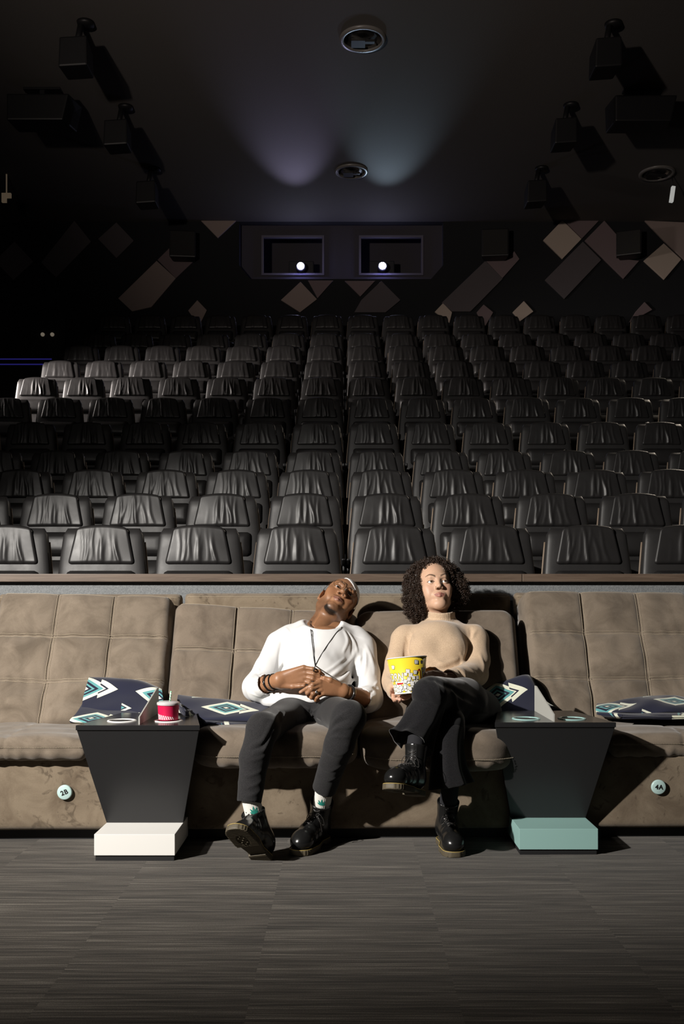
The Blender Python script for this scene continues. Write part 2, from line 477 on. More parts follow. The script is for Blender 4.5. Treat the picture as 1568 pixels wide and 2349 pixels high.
# half steps in the left aisle, each with a blue light strip in its nosing
ms = MB()
for i in range(10):
    yn = ROW_Y[i] + 0.30; dz = ROW_Z[i + 1] - ROW_Z[i]
    ms.box(-5.3, -4.2, yn - 0.45, yn, ROW_Z[i] - 0.02, ROW_Z[i] + dz / 2)
tag(ms.build('floor_aisle_steps', M['tier']), kind='structure')
M['blue_led'] = mat('blue_step_light', (0.02, 0.02, 0.1), 0.4, emit=(0.12, 0.10, 1.0), estr=0.11)
words = ['first', 'second', 'third', 'fourth', 'fifth', 'sixth', 'seventh', 'eighth', 'ninth', 'tenth', 'eleventh', 'twelfth', 'thirteenth']
# short flight at the top of the left aisle; its nosings carry blue light strips
ms = MB(); steps = []
for i, py in enumerate((870, 858, 846, 834, 822)):
    yy = 15.3 + 0.3*i; zz = CAM_H + (HY - py)*yy/F_PX; steps.append((yy, zz)); ms.box(-6.2, -4.25, yy, yy + (0.3 if i < 4 else WALL_Y - yy), 3.5, zz)
tag(ms.build('floor_landing', M['tier']), kind='structure')
for i, (yy, zz) in enumerate(steps):
    b = MB(); b.box(-6.1, -4.85, yy - 0.012, yy, zz - 0.022, zz - 0.006)
    o = b.build('step_light', M['blue_led'])
    tag(o, 'thin blue light strip at the top of the left aisle, %s one' % ('lowest', 'second lowest', 'middle', 'second highest', 'highest')[i], 'light strip', 'blue step lights in the left aisle')

# ------------------------------------------------------------------ back wall with diamond panels and projection booth
YB = WALL_Y
def BW(px, py, d=0.0):
    q = P(px, py, YB - d); return q.x, q.z
# wall built round the booth opening
op = [(548, 503), (1016, 503), (1016, 608), (988, 640), (574, 640), (548, 608)]
x0, z1 = BW(548, 503); x1, z0 = BW(1016, 640); zc = BW(548, 608)[1]; xc0 = BW(574, 640)[0]; xc1 = BW(988, 640)[0]
m = MB(); T = 0.15
m.box(-WALL_X, x0, YB, YB + T, 0, CEIL_Z); m.box(x1, WALL_X, YB, YB + T, 0, CEIL_Z)
m.box(x0, x1, YB, YB + T, z1, CEIL_Z); m.box(x0, x1, YB, YB + T, 0, z0)
m.poly([(x0, zc), (x0, z0), (xc0, z0)], YB, YB + T); m.poly([(x1, zc), (xc1, z0), (x1, z0)], YB, YB + T)
m.poly([(x0, z1), (x1, z1), (x1, z1 - 0.001), (x0, z1 - 0.001)], YB, YB + T)
tag(m.build('wall_back', M['dark_wall']), kind='structure')
M['booth'] = mat('booth_lining', (0.055, 0.05, 0.06), 0.8)
m = MB(); D = 0.9
zf = z0 + 0.17
m.box(x0, x1, YB + D, YB + D + 0.1, z0, z1); m.box(x0 - 0.05, x0, YB + T, YB + D, z0, z1); m.box(x1, x1 + 0.05, YB + T, YB + D, z0, z1)
m.box(x0, x1, YB + T, YB + D, z0 - 0.05, z0); m.box(x0, x1, YB + T, YB + D, z1, z1 + 0.05)
# inner front panel with two port holes
pa, pb = BW(602, 535), BW(738, 618); pc, pd = BW(828, 535), BW(968, 618)
yf = YB + 0.22
m.box(x0, pa[0], yf, yf + 0.05, z0, z1); m.box(pb[0], pc[0], yf, yf + 0.05, z0, z1); m.box(pd[0], x1, yf, yf + 0.05, z0, z1)
for a, b in ((pa, pb), (pc, pd)):
    m.box(a[0], b[0], yf, yf + 0.05, a[1], z1); m.box(a[0], b[0], yf, yf + 0.05, z0, b[1])
tag(m.build('wall_booth', M['booth']), kind='structure')
M['frame'] = mat('booth_frame', (0.12, 0.11, 0.13), 0.6)
M['port_glass'] = mat('port_glass', (0.9, 0.9, 0.95), 0.02, trans=1.0, ior=1.1)
for k, (a, b) in enumerate(((pa, pb), (pc, pd))):
    w = MB(); t_ = 0.035
    w.box(a[0] - t_, b[0] + t_, yf - 0.03, yf, a[1], a[1] + t_); w.box(a[0] - t_, b[0] + t_, yf - 0.03, yf, b[1] - t_, b[1])
    w.box(a[0] - t_, a[0], yf - 0.03, yf, b[1], a[1]); w.box(b[0], b[0] + t_, yf - 0.03, yf, b[1], a[1])
    fr = w.build('window_%d' % (k + 1), M['frame']); tag(fr, kind='structure')
# projectors with lit lenses
M['lens_glow'] = mat('lit_projector_lens', (1, 1, 1), 0.2, emit=(0.78, 0.82, 1.0), estr=70)
M['projector'] = mat('projector_casing', (0.03, 0.03, 0.034), 0.5)
for k, (px, py) in enumerate(((689, 609), (877, 608.5))):
    c = P(px, py, YB + 0.10)
    r = empty('projector', (c.x, YB + 0.5, c.z))
    tag(r, 'cinema projector with glowing lens, %s of the two in the booth opening' % ('left' if k == 0 else 'right'), 'projector')
    b = MB(); b.box(-0.22, 0.22, -0.12, 0.3, -0.12, 0.18); b.build('casing', M['projector'], r, bevel=0.02)
    b = MB(); b.lathe([(0.075, 0), (0.085, 0.12), (0.085, 0.26), (0.072, 0.27)], (0, -0.10, 0), 32, 0, Matrix.Rotation(math.radians(90), 3, 'X'), cap=True); b.build('lens_barrel', M['projector'], r)
    b = MB(); b.lathe([(0.0, 0.295), (0.04, 0.291), (0.057, 0.281), (0.060, 0.27)], (0, -0.105, 0), 32, 0, Matrix.Rotation(math.radians(90), 3, 'X'), cap=False); b.build('lens', M['lens_glow'], r)
    lamp('projector_glow', 'POINT', (c.x, YB + 0.06, c.z - 0.03), 3.2, (0.34, 0.33, 1.0), None, 0.04)
    lamp('projector_beam', 'SPOT', (c.x, YB - 0.30, c.z + 0.05), 140, ((0.66, 0.62, 1.0), (0.60, 0.80, 1.0))[k], (c.x, YB - 3.0, CEIL_Z), 0.06, 34, 1.0)

M['pan_cream'] = mat('cream_wall_panel', (0.52, 0.43, 0.36), 0.9)
M['pan_tan'] = mat('tan_wall_panel', (0.33, 0.26, 0.235), 0.9)
M['pan_mauve'] = mat('mauve_wall_panel', (0.20, 0.15, 0.155), 0.9)
M['pan_grey'] = mat('grey_wall_panel', (0.11, 0.095, 0.10), 0.9)
M['pan_black'] = mat('black_wall_panel', (0.02, 0.022, 0.024), 0.9)
panels = [
 ([(1288, 507), (1332, 550), (1288, 596), (1244, 553)], 'pan_cream', 'cream diamond wall panel, upper right, left of the mauve panel'),
 ([(1292, 508), (1372, 508), (1333, 549)], 'pan_mauve', 'mauve triangular wall panel under the ceiling between cream and mauve diamonds'),
 ([(1384, 508), (1412, 540), (1412, 594), (1464, 600), (1428, 641), (1339, 554)], 'pan_mauve', 'mauve wall panel partly behind the right square loudspeaker'),
 ([(1476, 508), (1568, 512), (1600, 512), (1600, 590), (1568, 600), (1518, 552)], 'pan_tan', 'large tan wall panel in the upper right corner'),
 ([(1520, 560), (1560, 597), (1521, 643), (1474, 600)], 'pan_cream', 'cream diamond wall panel under the tan corner panel'),
 ([(1335, 556), (1377, 598), (1293, 687), (1248, 644)], 'pan_grey', 'long grey slanted wall panel under the upper cream diamond'),
 ([(1112, 600), (1152, 641), (1092, 702), (1078, 716), (1036, 716), (1012, 696)], 'pan_grey', 'long grey slanted wall panel right of the projection booth'),
 ([(1110, 597), (1166, 594), (1178, 578), (1190, 596), (1151, 640)], 'pan_mauve', 'small mauve wall panel at the top of the slanted grey one'),
 ([(1015, 697), (1036, 718), (1030, 742), (996, 717)], 'pan_cream', 'small cream wall panel corner above the top row, first from the booth'),
 ([(1108, 700), (1130, 718), (1109, 755), (1092, 718)], 'pan_mauve', 'small mauve wall panel corner above the top row seats'),
 ([(1200, 692), (1222, 716), (1192, 738), (1174, 718)], 'pan_cream', 'small cream wall panel corner above the top row, middle right'),
 ([(1476, 694), (1494, 712), (1440, 742), (1456, 716)], 'pan_mauve', 'small mauve wall panel corner above the top row, far right'),
 ([(458, 505), (545, 505), (500, 548)], 'pan_tan', 'tan triangular wall panel under the ceiling left of the booth'),
 ([(360, 600), (404, 640), (348, 706), (304, 716), (272, 686)], 'pan_tan', 'long tan slanted wall panel left of the booth'),
 ([(390, 570), (400, 600), (446, 600), (448, 598), (404, 640), (362, 598)], 'pan_mauve', 'short mauve wall panel under the left square loudspeaker'),
 ([(453, 690), (475, 713), (457, 750), (432, 714)], 'pan_tan', 'small tan wall panel corner above the top row on the left'),
 ([(268, 512), (308, 554), (268, 594), (226, 550)], 'pan_grey', 'grey diamond wall panel, second from the left wall'),
 ([(172, 508), (210, 556), (130, 638), (96, 604)], 'pan_grey', 'long grey slanted wall panel far left'),
 ([(35, 556), (78, 602), (32, 644), (-10, 600)], 'pan_grey', 'grey diamond wall panel at the far left edge'),
 ([(689, 648), (727, 688), (688, 718), (644, 690)], 'pan_tan', 'tan diamond wall panel below the left projector'),
 ([(706, 645), (764, 645), (728, 686)], 'pan_mauve', 'mauve triangular wall panel below the booth, left of centre'),
 ([(790, 646), (860, 646), (826, 682)], 'pan_mauve', 'mauve triangular wall panel below the booth, right of centre'),
 ([(874, 646), (918, 690), (884, 718), (812, 718), (828, 690)], 'pan_grey', 'grey diamond wall panel below the right projector'),
]
for pts, mt, lab in panels:
    q = [BW(*p) for p in pts]; b = MB(); b.poly(q, YB - 0.045, YB - 0.002)
    o = b.build('wall_panel', M[mt], bevel=0.008); tag(o, lab, 'wall panel', 'acoustic panels on the back wall')

# exit door with two small round lamps, back left
m = MB(); a = P(70, 735, YB - 0.02); b_ = P(150, 900, YB - 0.02)
m.box(a.x, b_.x, YB - 0.03, YB - 0.003, ROW_Z[10], a.z); tag(m.build('door_1', M['pan_black']), kind='structure')
M['pin'] = mat('dim_pin_lamp', (0.5, 0.45, 0.38), 0.4, emit=(1.0, 0.85, 0.65), estr=0.12)
for k, px in enumerate((98, 120)):
    c = P(px, 767.5, YB - 0.04); b = MB()
    b.lathe([(0.0, 0.02), (0.012, 0.02), (0.02, 0.028), (0.032, 0.02), (0.034, 0.0)], c, 20, 0, Matrix.Rotation(math.radians(90), 3, 'X'), cap=False)
    tag(b.build('pin_lamp', M['pin']), 'tiny round lamp on the back left door, %s of the pair' % ('left' if k == 0 else 'right'), 'lamp')

# square loudspeakers on the back wall
def wall_speaker(px, py, sz, lab, rz):
    c = P(px, py, YB - 0.18); r = empty('loudspeaker', (c.x, YB - 0.20, c.z), rz)
    tag(r, lab, 'loudspeaker', 'square loudspeakers on the back wall')
    s = sz * YB / F_PX / 2
    b = MB(); b.hexa([(-s, -.14, -s), (s, -.14, -s), (s*.8, .12, -s), (-s*.8, .12, -s), (-s, -.14, s), (s, -.14, s), (s*.8, .12, s), (-s*.8, .12, s)]); b.build('cabinet', M['black_plastic'], r, bevel=0.02)
    b = MB(); b.box(-s*.9, s*.9, -.155, -.142, -s*.9, s*.9); b.build('grille', M['seat_fabric'], r, bevel=0.008)
    b = MB(); b.box(-.04, .04, .10, .19, -.06, .06); b.build('bracket', M['black_plastic'], r)
wall_speaker(420, 566, 60, 'square black loudspeaker on the back wall left of the booth', 0.1)
wall_speaker(1134, 563, 62, 'square black loudspeaker on the back wall just right of the booth', -0.1)
wall_speaker(1442, 563, 56, 'square black loudspeaker on the back wall, far right, over mauve panel', -0.35)

# ------------------------------------------------------------------ ceiling fixtures
def yceil(py): return (CEIL_Z - CAM_H) * F_PX / (HY - py)
M['spot_black'] = mat('black_spot_metal', (0.008, 0.008, 0.009), 0.5)
def ceil_spot(px, py_body, size, side, lab, big=False):
    """py_body: pixel centre of the hanging housing"""
    drop = 0.42 if not big else 0.34
    Y = (CEIL_Z - drop - CAM_H) * F_PX / (HY - py_body)
    X = (px - HX) * Y / F_PX
    r = empty('ceiling_loudspeaker' if big else 'ceiling_spotlight', (X, Y, CEIL_Z))
    tag(r, lab, 'loudspeaker' if big else 'spotlight', 'hanging black ceiling fixtures')
    w = size * Y / F_PX / 2
    b = MB()
    if big: b.hexa([(-w, -.22, -drop-.16), (w*.8, -.22, -drop-.16), (w*.95, .25, -drop-.10), (-w, .25, -drop-.10), (-w, -.22, -drop+.17), (w, -.22, -drop+.17), (w*1.1, .3, -drop+.26), (-w, .3, -drop+.26)])
    else:
        b.hexa([(-w, -.16, -drop-.17), (w, -.16, -drop-.15), (w*.92, .2, -drop-.12), (-w*.92, .2, -drop-.14), (-w*.92, -.16, -drop+.16), (w*.96, -.16, -drop+.18), (w*.85, .2, -drop+.16), (-w*.85, .2, -drop+.14)])
    b.build('housing', M['spot_black'], r, bevel=0.02)
    b = MB()
    if big: b.box(-.03, .03, -.03, .03, -drop+.15, -.02); b.box(-w*.6, w*.6, -.05, .05, -.03, 0)
    else: b.tube([(0, 0, -drop+.12), (side*.05, 0, -.04)], 0.035, 10); b.lathe([(.09, -.04), (.10, 0)], (side*.10, .02, 0), 24)
    b.build('mount', M['spot_black'], r)
ceil_spot(175, 135, 66, 1, 'small black ceiling spotlight at upper left, nearest the camera')
ceil_spot(270, 316, 55, 1, 'small black ceiling spotlight on the left, behind the wide one')
ceil_spot(338, 450, 46, 1, 'small black ceiling spotlight on the left, nearest the back wall')
ceil_spot(98, 265, 140, -1, 'wide black ceiling loudspeaker at the upper left', True)
ceil_spot(1387, 137, 62, 1, 'small black ceiling spotlight at upper right, nearest the camera')
ceil_spot(1292, 312, 52, 1, 'small black ceiling spotlight on the right, second from the camera')
ceil_spot(1227, 448, 46, 1, 'small black ceiling spotlight on the right, nearest the back wall')
ceil_spot(1470, 268, 140, 1, 'wide black ceiling loudspeaker at the upper right', True)

M['reflector'] = mat('downlight_reflector', (0.45, 0.44, 0.42), 0.18, metal=1.0)
M['trim_ring'] = mat('downlight_trim', (0.16, 0.15, 0.14), 0.35)
def downlight(px, py, rad, lab):
    Y = yceil(py); X = (px - HX) * Y / F_PX
    r = empty('downlight', (X, Y, CEIL_Z)); tag(r, lab, 'ceiling light', 'recessed round ceiling lights')
    b = MB(); b.lathe([(rad, 0.0), (rad*1.0, -.022), (rad*.84, -.03), (rad*.80, -.018), (rad*.82, -.002)], (0, 0, 0), 40, 0, cap=False); b.build('trim_ring', M['trim_ring'], r)
    b = MB(); b.lathe([(rad*.82, -.004), (rad*.70, -.002), (rad*.35, -.012), (0.02, -.03)], (0, 0, 0), 40, 0, cap=True); b.build('reflector', M['reflector'], r)
    b = MB(); b.box(-rad*.5, rad*.1, -.03, .12, -.045, -.012); b.box(rad*.1, rad*.5, -.02, .03, -.05, -.02); b.build('lamp_holder', M['spot_black'], r)
downlight(832, 88, 0.27, 'round recessed ceiling light nearest the camera, top centre')
downlight(806, 392, 0.25, 'round recessed ceiling light above the projection booth')
downlight(1506, 397, 0.27, 'round recessed ceiling light at the right near the wall')
# small lamps high on the side walls
M['tube_lamp'] = mat('white_tube_lamp', (0.7, 0.7, 0.7), 0.4, emit=(0.9, 0.92, 0.88), estr=0.30)
c = P(1541, 446, 15.2); b = MB(); b.box(-.028, .028, -.03, .03, -.12, .12)
o = b.build('tube_lamp', M['tube_lamp'], bevel=0.006); o.location = c; o.rotation_euler = (0, math.radians(8), 0)
tag(o, 'short upright white lamp hanging under the ceiling at right', 'lamp')
b = MB(); b.tube([(c.x, c.y, c.z + .12), (c.x, c.y, CEIL_Z)], 0.008, 6); ob = b.build('rod', M['spot_black']); ob.parent = o; ob.matrix_parent_inverse = (Matrix.Translation(c) @ Euler((0, math.radians(8), 0)).to_matrix().to_4x4()).inverted()
M['amber'] = mat('dim_amber_sign', (0.2, 0.15, 0.1), 0.5, emit=(1.0, 0.75, 0.5), estr=0.055)
c = P(15, 451, 15.2); b = MB(); b.box(-.07, .07, -.02, .02, -.02, .05); b.box(-.07, 0.0, -.02, .02, -.09, -.02)
b.box(-.008, .008, -.008, .008, .05, CEIL_Z - c.z)
o = b.build('wall_lamp', M['amber']); o.location = c; tag(o, 'dim amber lamp at the upper left edge under the ceiling', 'lamp')

# ================================================================== cinema seats
def pillow(w0, w1, h, t, r, nu=40, nv=24, pleat=0, seed=1, curve=0.0):
    """leather pillow, wider at the bottom (w0) than at the top (w1); faces -y"""
    rs = np.random.RandomState(seed)
    cen = np.sort(rs.uniform(-0.60, 0.66, 10)); slant = rs.uniform(-0.34, 0.34, 10); amp = rs.uniform(0.2, 1.35, 10); top = rs.uniform(-0.1, 0.9, 10); wid = rs.uniform(0.026, 0.060, 10)
    V = []
    def surf(side):
        out = []
        for j in range(nv + 1):
            v = -1 + 2 * j / nv
            for i in range(nu + 1):
                u = -1 + 2 * i / nu
                W = (w0 + (w1 - w0) * (v + 1) / 2) / 2
                x = u * W; z = v * h / 2
                ix = max(-(W - r), min(W - r, x)); iz = max(-(h/2 - r), min(h/2 - r, z))
                dx, dz = x - ix, z - iz; L = math.hypot(dx, dz)
                if L > 1e-9: k = max(abs(dx), abs(dz)) / L; dx *= k; dz *= k
                x, z = ix + dx, iz + dz
                e = min(W - abs(u * W), h / 2 - abs(v * h / 2)) / (t * 1.3); e = min(1, e)
                d = t * math.sqrt(max(0, 1 - (1 - e)**2)) + 0.007 * (1 - u*u) * (1 - v*v)
                if side > 0 and pleat:
                    s = 0
                    for c_, sl, a_, tp, wd in zip(cen, slant, amp, top, wid):
                        q = (u - c_ - sl * (v + 1) * 0.35 - 0.03 * math.sin(3 * v + 9 * c_)) / wd
                        s += a_ * math.exp(-q*q) * (1 / (1 + math.exp((v - tp) * 6)))
                    d += pleat * (s * 0.9 - 0.5) * e
                z += curve * (1 - u*u) * (v + 1) / 2
                out.append((x, -d if side > 0 else t * 0.15, z))
        return out
    a = surf(1); b = surf(-1); N = (nu + 1) * (nv + 1)
    f = []
    for j in range(nv):
        for i in range(nu):
            p = j * (nu + 1) + i
            f.append((p, p + 1, p + nu + 2, p + nu + 1)); f.append((N + p, N + p + nu + 1, N + p + nu + 2, N + p + 1))
    ring = [i for i in range(nu + 1)] + [j * (nu + 1) + nu for j in range(1, nv + 1)] + [nv * (nu + 1) + i for i in range(nu - 1, -1, -1)] + [j * (nu + 1) for j in range(nv - 1, 0, -1)]
    for k in range(len(ring)):
        p, q = ring[k], ring[(k + 1) % len(ring)]; f.append((p, N + p, N + q, q))
    return a + b, f

def make_seat(seed, coarse=False):
    r = empty('cinema_seat')
    nu, nv = (44, 22) if not coarse else (26, 12)
    tilt = Matrix.Rotation(math.radians(-10), 4, 'X')
    def put(vf, name, mt, loc, tl=tilt, parent=r, smooth=True):
        v, f = vf; Mx = Matrix.Translation(loc) @ tl
        v = [tuple(Mx @ Vector(p)) for p in v]
        m = MB(); m.add(v, f, 0, smooth); return m.build(name, mt, parent)
    # backrest body: tapering rounded slab, 0.52 wide low, 0.42 wide at the top
    V = []; Fc = []; ny_ = 14
    secs = []
    for j in range(17):
        s = j / 16; z = 0.36 + s * 0.624
        w = 0.262 if s < 0.42 else 0.262 - 0.036 * ((s - 0.42) / 0.58)**1.2
        th = 0.058 - 0.02 * s
        if s > 0.93: w -= 0.016 * ((s - 0.93) / 0.07)**2; th *= 1 - 0.45 * ((s - 0.93) / 0.07)**2
        yc = 0.02 + (z - 0.45) * 0.10
        secs.append((z, w, th, yc))
    n = 32
    for z, w, th, yc in secs:
        for i in range(n):
            a = 2 * math.pi * i / n; c, s_ = math.cos(a), math.sin(a); e = 0.42
            V.append((w * math.copysign(abs(c)**e, c), yc + th * math.copysign(abs(s_)**e, s_), z))
    for j in range(16):
        for i in range(n): Fc.append((j*n+i, j*n+(i+1) % n, (j+1)*n+(i+1) % n, (j+1)*n+i))
    Fc.append(tuple(range(n-1, -1, -1))); Fc.append(tuple(range(16*n, 17*n)))
    m = MB(); m.add(V, Fc, 0, True); m.build('backrest', M['leather'], r)
    # tan shell panel on the rear
    m = MB(); v = []; f = []
    for z, w, th, yc in secs[3:-2]:
        v += [(-w + 0.002, yc + 0.022, z), (-w * 0.9, yc + th + 0.018, z), (w * 0.9, yc + th + 0.018, z), (w - 0.002, yc + 0.022, z)]
    L = len(secs[3:-2])
    for j in range(L - 1):
        for i in range(3): f.append((j*4+i, j*4+i+1, j*4+5+i, j*4+4+i))
    m.add(v, f, 0, True); o = m.build('back_shell', M['seat_shell'], r)
    md = o.modifiers.new('th', 'SOLIDIFY'); md.thickness = 0.008; md.offset = 1
    put(pillow(0.385, 0.295, 0.212, 0.012, 0.022, nu, nv, 0.0055, seed, 0.018), 'headrest', M['leather2'], (0, 0.0175, 0.880), Matrix.Rotation(math.radians(-7), 4, 'X'))
    put(pillow(0.40, 0.40, 0.165, 0.035, 0.03, 16, 8, 0.0, seed), 'lumbar_pillow', M['leather2'], (0, -0.014, 0.655), Matrix.Rotation(math.radians(-7), 4, 'X'))
    # tip-up seat, folded against the backrest
    put(pillow(0.46, 0.46, 0.36, 0.075, 0.05, 14, 10, 0.0, seed), 'seat', M['leather'], (0, -0.10, 0.37), Matrix.Rotation(math.radians(-12), 4, 'X'))
    m = MB(); m.box(-0.20, 0.20, -0.06, 0.05, 0.0, 0.03); m.box(-0.04, 0.04, -0.03, 0.04, 0.03, 0.36); m.build('pedestal', M['black_plastic'], r)
    for s in (-1, 1):
        m = MB(); m.box(s*0.266 - 0.011, s*0.266 + 0.011, -0.40, 0.0, 0.50, 0.54); m.box(s*0.266 - 0.008, s*0.266 + 0.008, -0.22, -0.04, 0.0, 0.50); m.build('armrest', M['black_plastic'], r, bevel=0.006)
    return r
seat_protos = [make_seat(3), make_seat(11), make_seat(29)]
seat_far = make_seat(5, True)
def dup(root, loc, rz=0.0):
    r = root.copy(); COL.objects.link(r); r.location = loc; r.rotation_euler = (0, 0, rz)
    for ch in root.children:
        c = ch.copy(); COL.objects.link(c); c.parent = r
        for g in ch.children:
            d = g.copy(); COL.objects.link(d); d.parent = c
    return r
rnd = random.Random(4)
used = set()
PITCH = 0.56
count = 0
for ri, (ry, rz_) in enumerate(zip(ROW_Y, ROW_Z)):
    for side in (-1, 1):
        for k in range(13):
            x = side * (k + 0.5) * PITCH + 0.006
            px = HX + x * F_PX / ry
            half = 0.28 * F_PX / ry
            if px + half < -6 or px - half > 1574 or x < SEAT_LEFT or x > 6.4: continue
            proto = seat_protos[rnd.randrange(3)] if ri < 7 else seat_far
            loc = (x + rnd.uniform(-.006, .006), ry + rnd.uniform(-.012, .012), rz_)
            rz = rnd.uniform(-0.015, 0.015)
            if proto not in used: used.add(proto); s = proto; s.location = loc; s.rotation_euler = (0, 0, rz)
            else: s = dup(proto, loc, rz)
            rowname = 'front row behind the wooden rail' if ri == 0 else ('topmost row' if ri == 10 else '%s row up from the rail' % words[ri])
            tag(s, 'black leather cinema seat, %s, %s %s of centre' % (rowname, words[k], 'left' if side < 0 else 'right'), 'seat', 'cinema seats in %s' % ('the front row' if ri == 0 else 'the %s row' % words[ri]))
            count += 1
print('seats', count)
# ================================================================== sofas
def sy(x): return 0.0185 * x            # the sofa line runs very slightly off square
def cushion_quad(BL, BR, TR, TL, T, seams_u=(), seams_v=(), r=0.06, seed=0, nu=90, nv=70, puff=0.03, wr=0.004, sag=0.0):
    BL, BR, TR, TL = [np.array(p, float) for p in (BL, BR, TR, TL)]
    W = np.linalg.norm(BR - BL); H = np.linalg.norm(TL - BL)
    nrm = np.cross(BR - BL, TL - BL); nrm /= np.linalg.norm(nrm)      # towards -y
    rs = np.random.RandomState(seed)
    us = [0] + list(seams_u) + [1]; vs = [0] + list(seams_v) + [1]
    wp = rs.uniform(0, 6.28, 8)
    def depth(u, v):
        x, z = u * W, v * H
        e = min(x, W - x, z, H - z) / 0.045; e = max(0.0, min(1.0, e)); base = math.sqrt(max(0, 1 - (1 - e)**2))
        # tufted tiles
        iu = max(i for i in range(len(us) - 1) if u >= us[i] - 1e-9); iv = max(i for i in range(len(vs) - 1) if v >= vs[i] - 1e-9)
        a = (u - us[iu]) / (us[iu+1] - us[iu]); b = (v - vs[iv]) / (vs[iv+1] - vs[iv])
        p = (max(0, 4*a*(1-a))**0.40) * (max(0, 4*b*(1-b))**0.40)
        d = T * base * (1 - sag * math.sin(math.pi * v)) + puff * (p - 0.3) * base
        w = 0
        for s in seams_u:
            q = (u - s) * W; w -= 0.0045 * math.exp(-(q / 0.006)**2)
        for s in seams_v:
            q = (v - s) * H; w -= 0.0045 * math.exp(-(q / 0.006)**2)
        lo = (1 - v)**1.3
        w += wr * lo * (math.sin(46 * z + 3.2 * math.sin(5 * x + wp[0]) + wp[1]) + 0.8 * math.sin(29 * z + 9 * x + wp[2] + 2 * math.sin(3 * x + wp[3])))
        for s in seams_v:
            q = (v - s) * H; w += wr * 0.45 * math.exp(-abs(q) / 0.035) * math.sin(75 * x + 4 * math.sin(9 * x + wp[6]) + 20 * q)
        w += wr * 0.9 * math.sin(19 * (x * math.cos(wp[7]) + z * math.sin(wp[7])) + 2.5 * math.sin(7 * x - 5 * z + wp[6])) * math.sin(math.pi * a) * math.sin(math.pi * b)
        w += wr * 0.5 * math.sin(11 * x + 7 * z + wp[4]) * math.sin(13 * z - 6 * x + wp[5])
        return d + w * base
    def pt(u, v, off=0.0):
        x, z = (u - 0.5) * W, (v - 0.5) * H
        ix = max(-(W/2 - r), min(W/2 - r, x)); iz = max(-(H/2 - r), min(H/2 - r, z)); dx, dz = x - ix, z - iz; L = math.hypot(dx, dz)
        if L > 1e-9 and abs(dx) > 1e-9 and abs(dz) > 1e-9: k = max(abs(dx), abs(dz)) / L; x, z = ix + dx * k, iz + dz * k
        uu, vv = x / W + 0.5, z / H + 0.5
        p = (BL*(1-uu) + BR*uu) * (1-vv) + (TL*(1-uu) + TR*uu) * vv
        return p + nrm * (depth(u, v) + off)
    V = [pt(i / nu, j / nv) for j in range(nv + 1) for i in range(nu + 1)]
    N = len(V)
    V += [p - nrm * 0 for p in [pt(i / nu, j / nv, -depth(i / nu, j / nv) - T * 0.8) for j in range(nv + 1) for i in range(nu + 1)]]
    F = []
    for j in range(nv):
        for i in range(nu):
            p = j*(nu+1)+i; F.append((p, p+1, p+nu+2, p+nu+1)); F.append((N+p, N+p+nu+1, N+p+nu+2, N+p+1))
    ring = [i for i in range(nu+1)] + [j*(nu+1)+nu for j in range(1, nv+1)] + [nv*(nu+1)+i for i in range(nu-1, -1, -1)] + [j*(nu+1) for j in range(nv-1, 0, -1)]
    for k in range(len(ring)):
        p, q = ring[k], ring[(k+1) % len(ring)]; F.append((p, N+p, N+q, q))
    return V, F, pt, W, H

def back_cushion(parent, BL, BR, TR, TL, su, sv, mt='suede', seed=0, T=0.10, r=0.05, edge=True, **kw):
    V, F, pt, W, H = cushion_quad(BL, BR, TR, TL, T, su, sv, r, seed, **kw)
    m = MB(); m.add(V, F); o = m.build('back_cushion', M[mt], parent)
    m = MB()
    for s in su:
        for d in (-0.007, 0.007): m.tube([pt(s + d / W, 0.02 + 0.95 * i / 60, 0.0008) for i in range(61)], 0.0011, 5)
    for s in sv:
        for d in (-0.007, 0.007): m.tube([pt(0.03 + 0.94 * i / 60, s + d / H, 0.0008) for i in range(61)], 0.0011, 5)
    if edge: m.tube([pt(0.04 + 0.92 * i / 60, 1 - 0.028 / H, 0.0006) for i in range(61)], 0.0011, 5)
    if m.v: m.build('stitching', M['thread'], o)
    return o

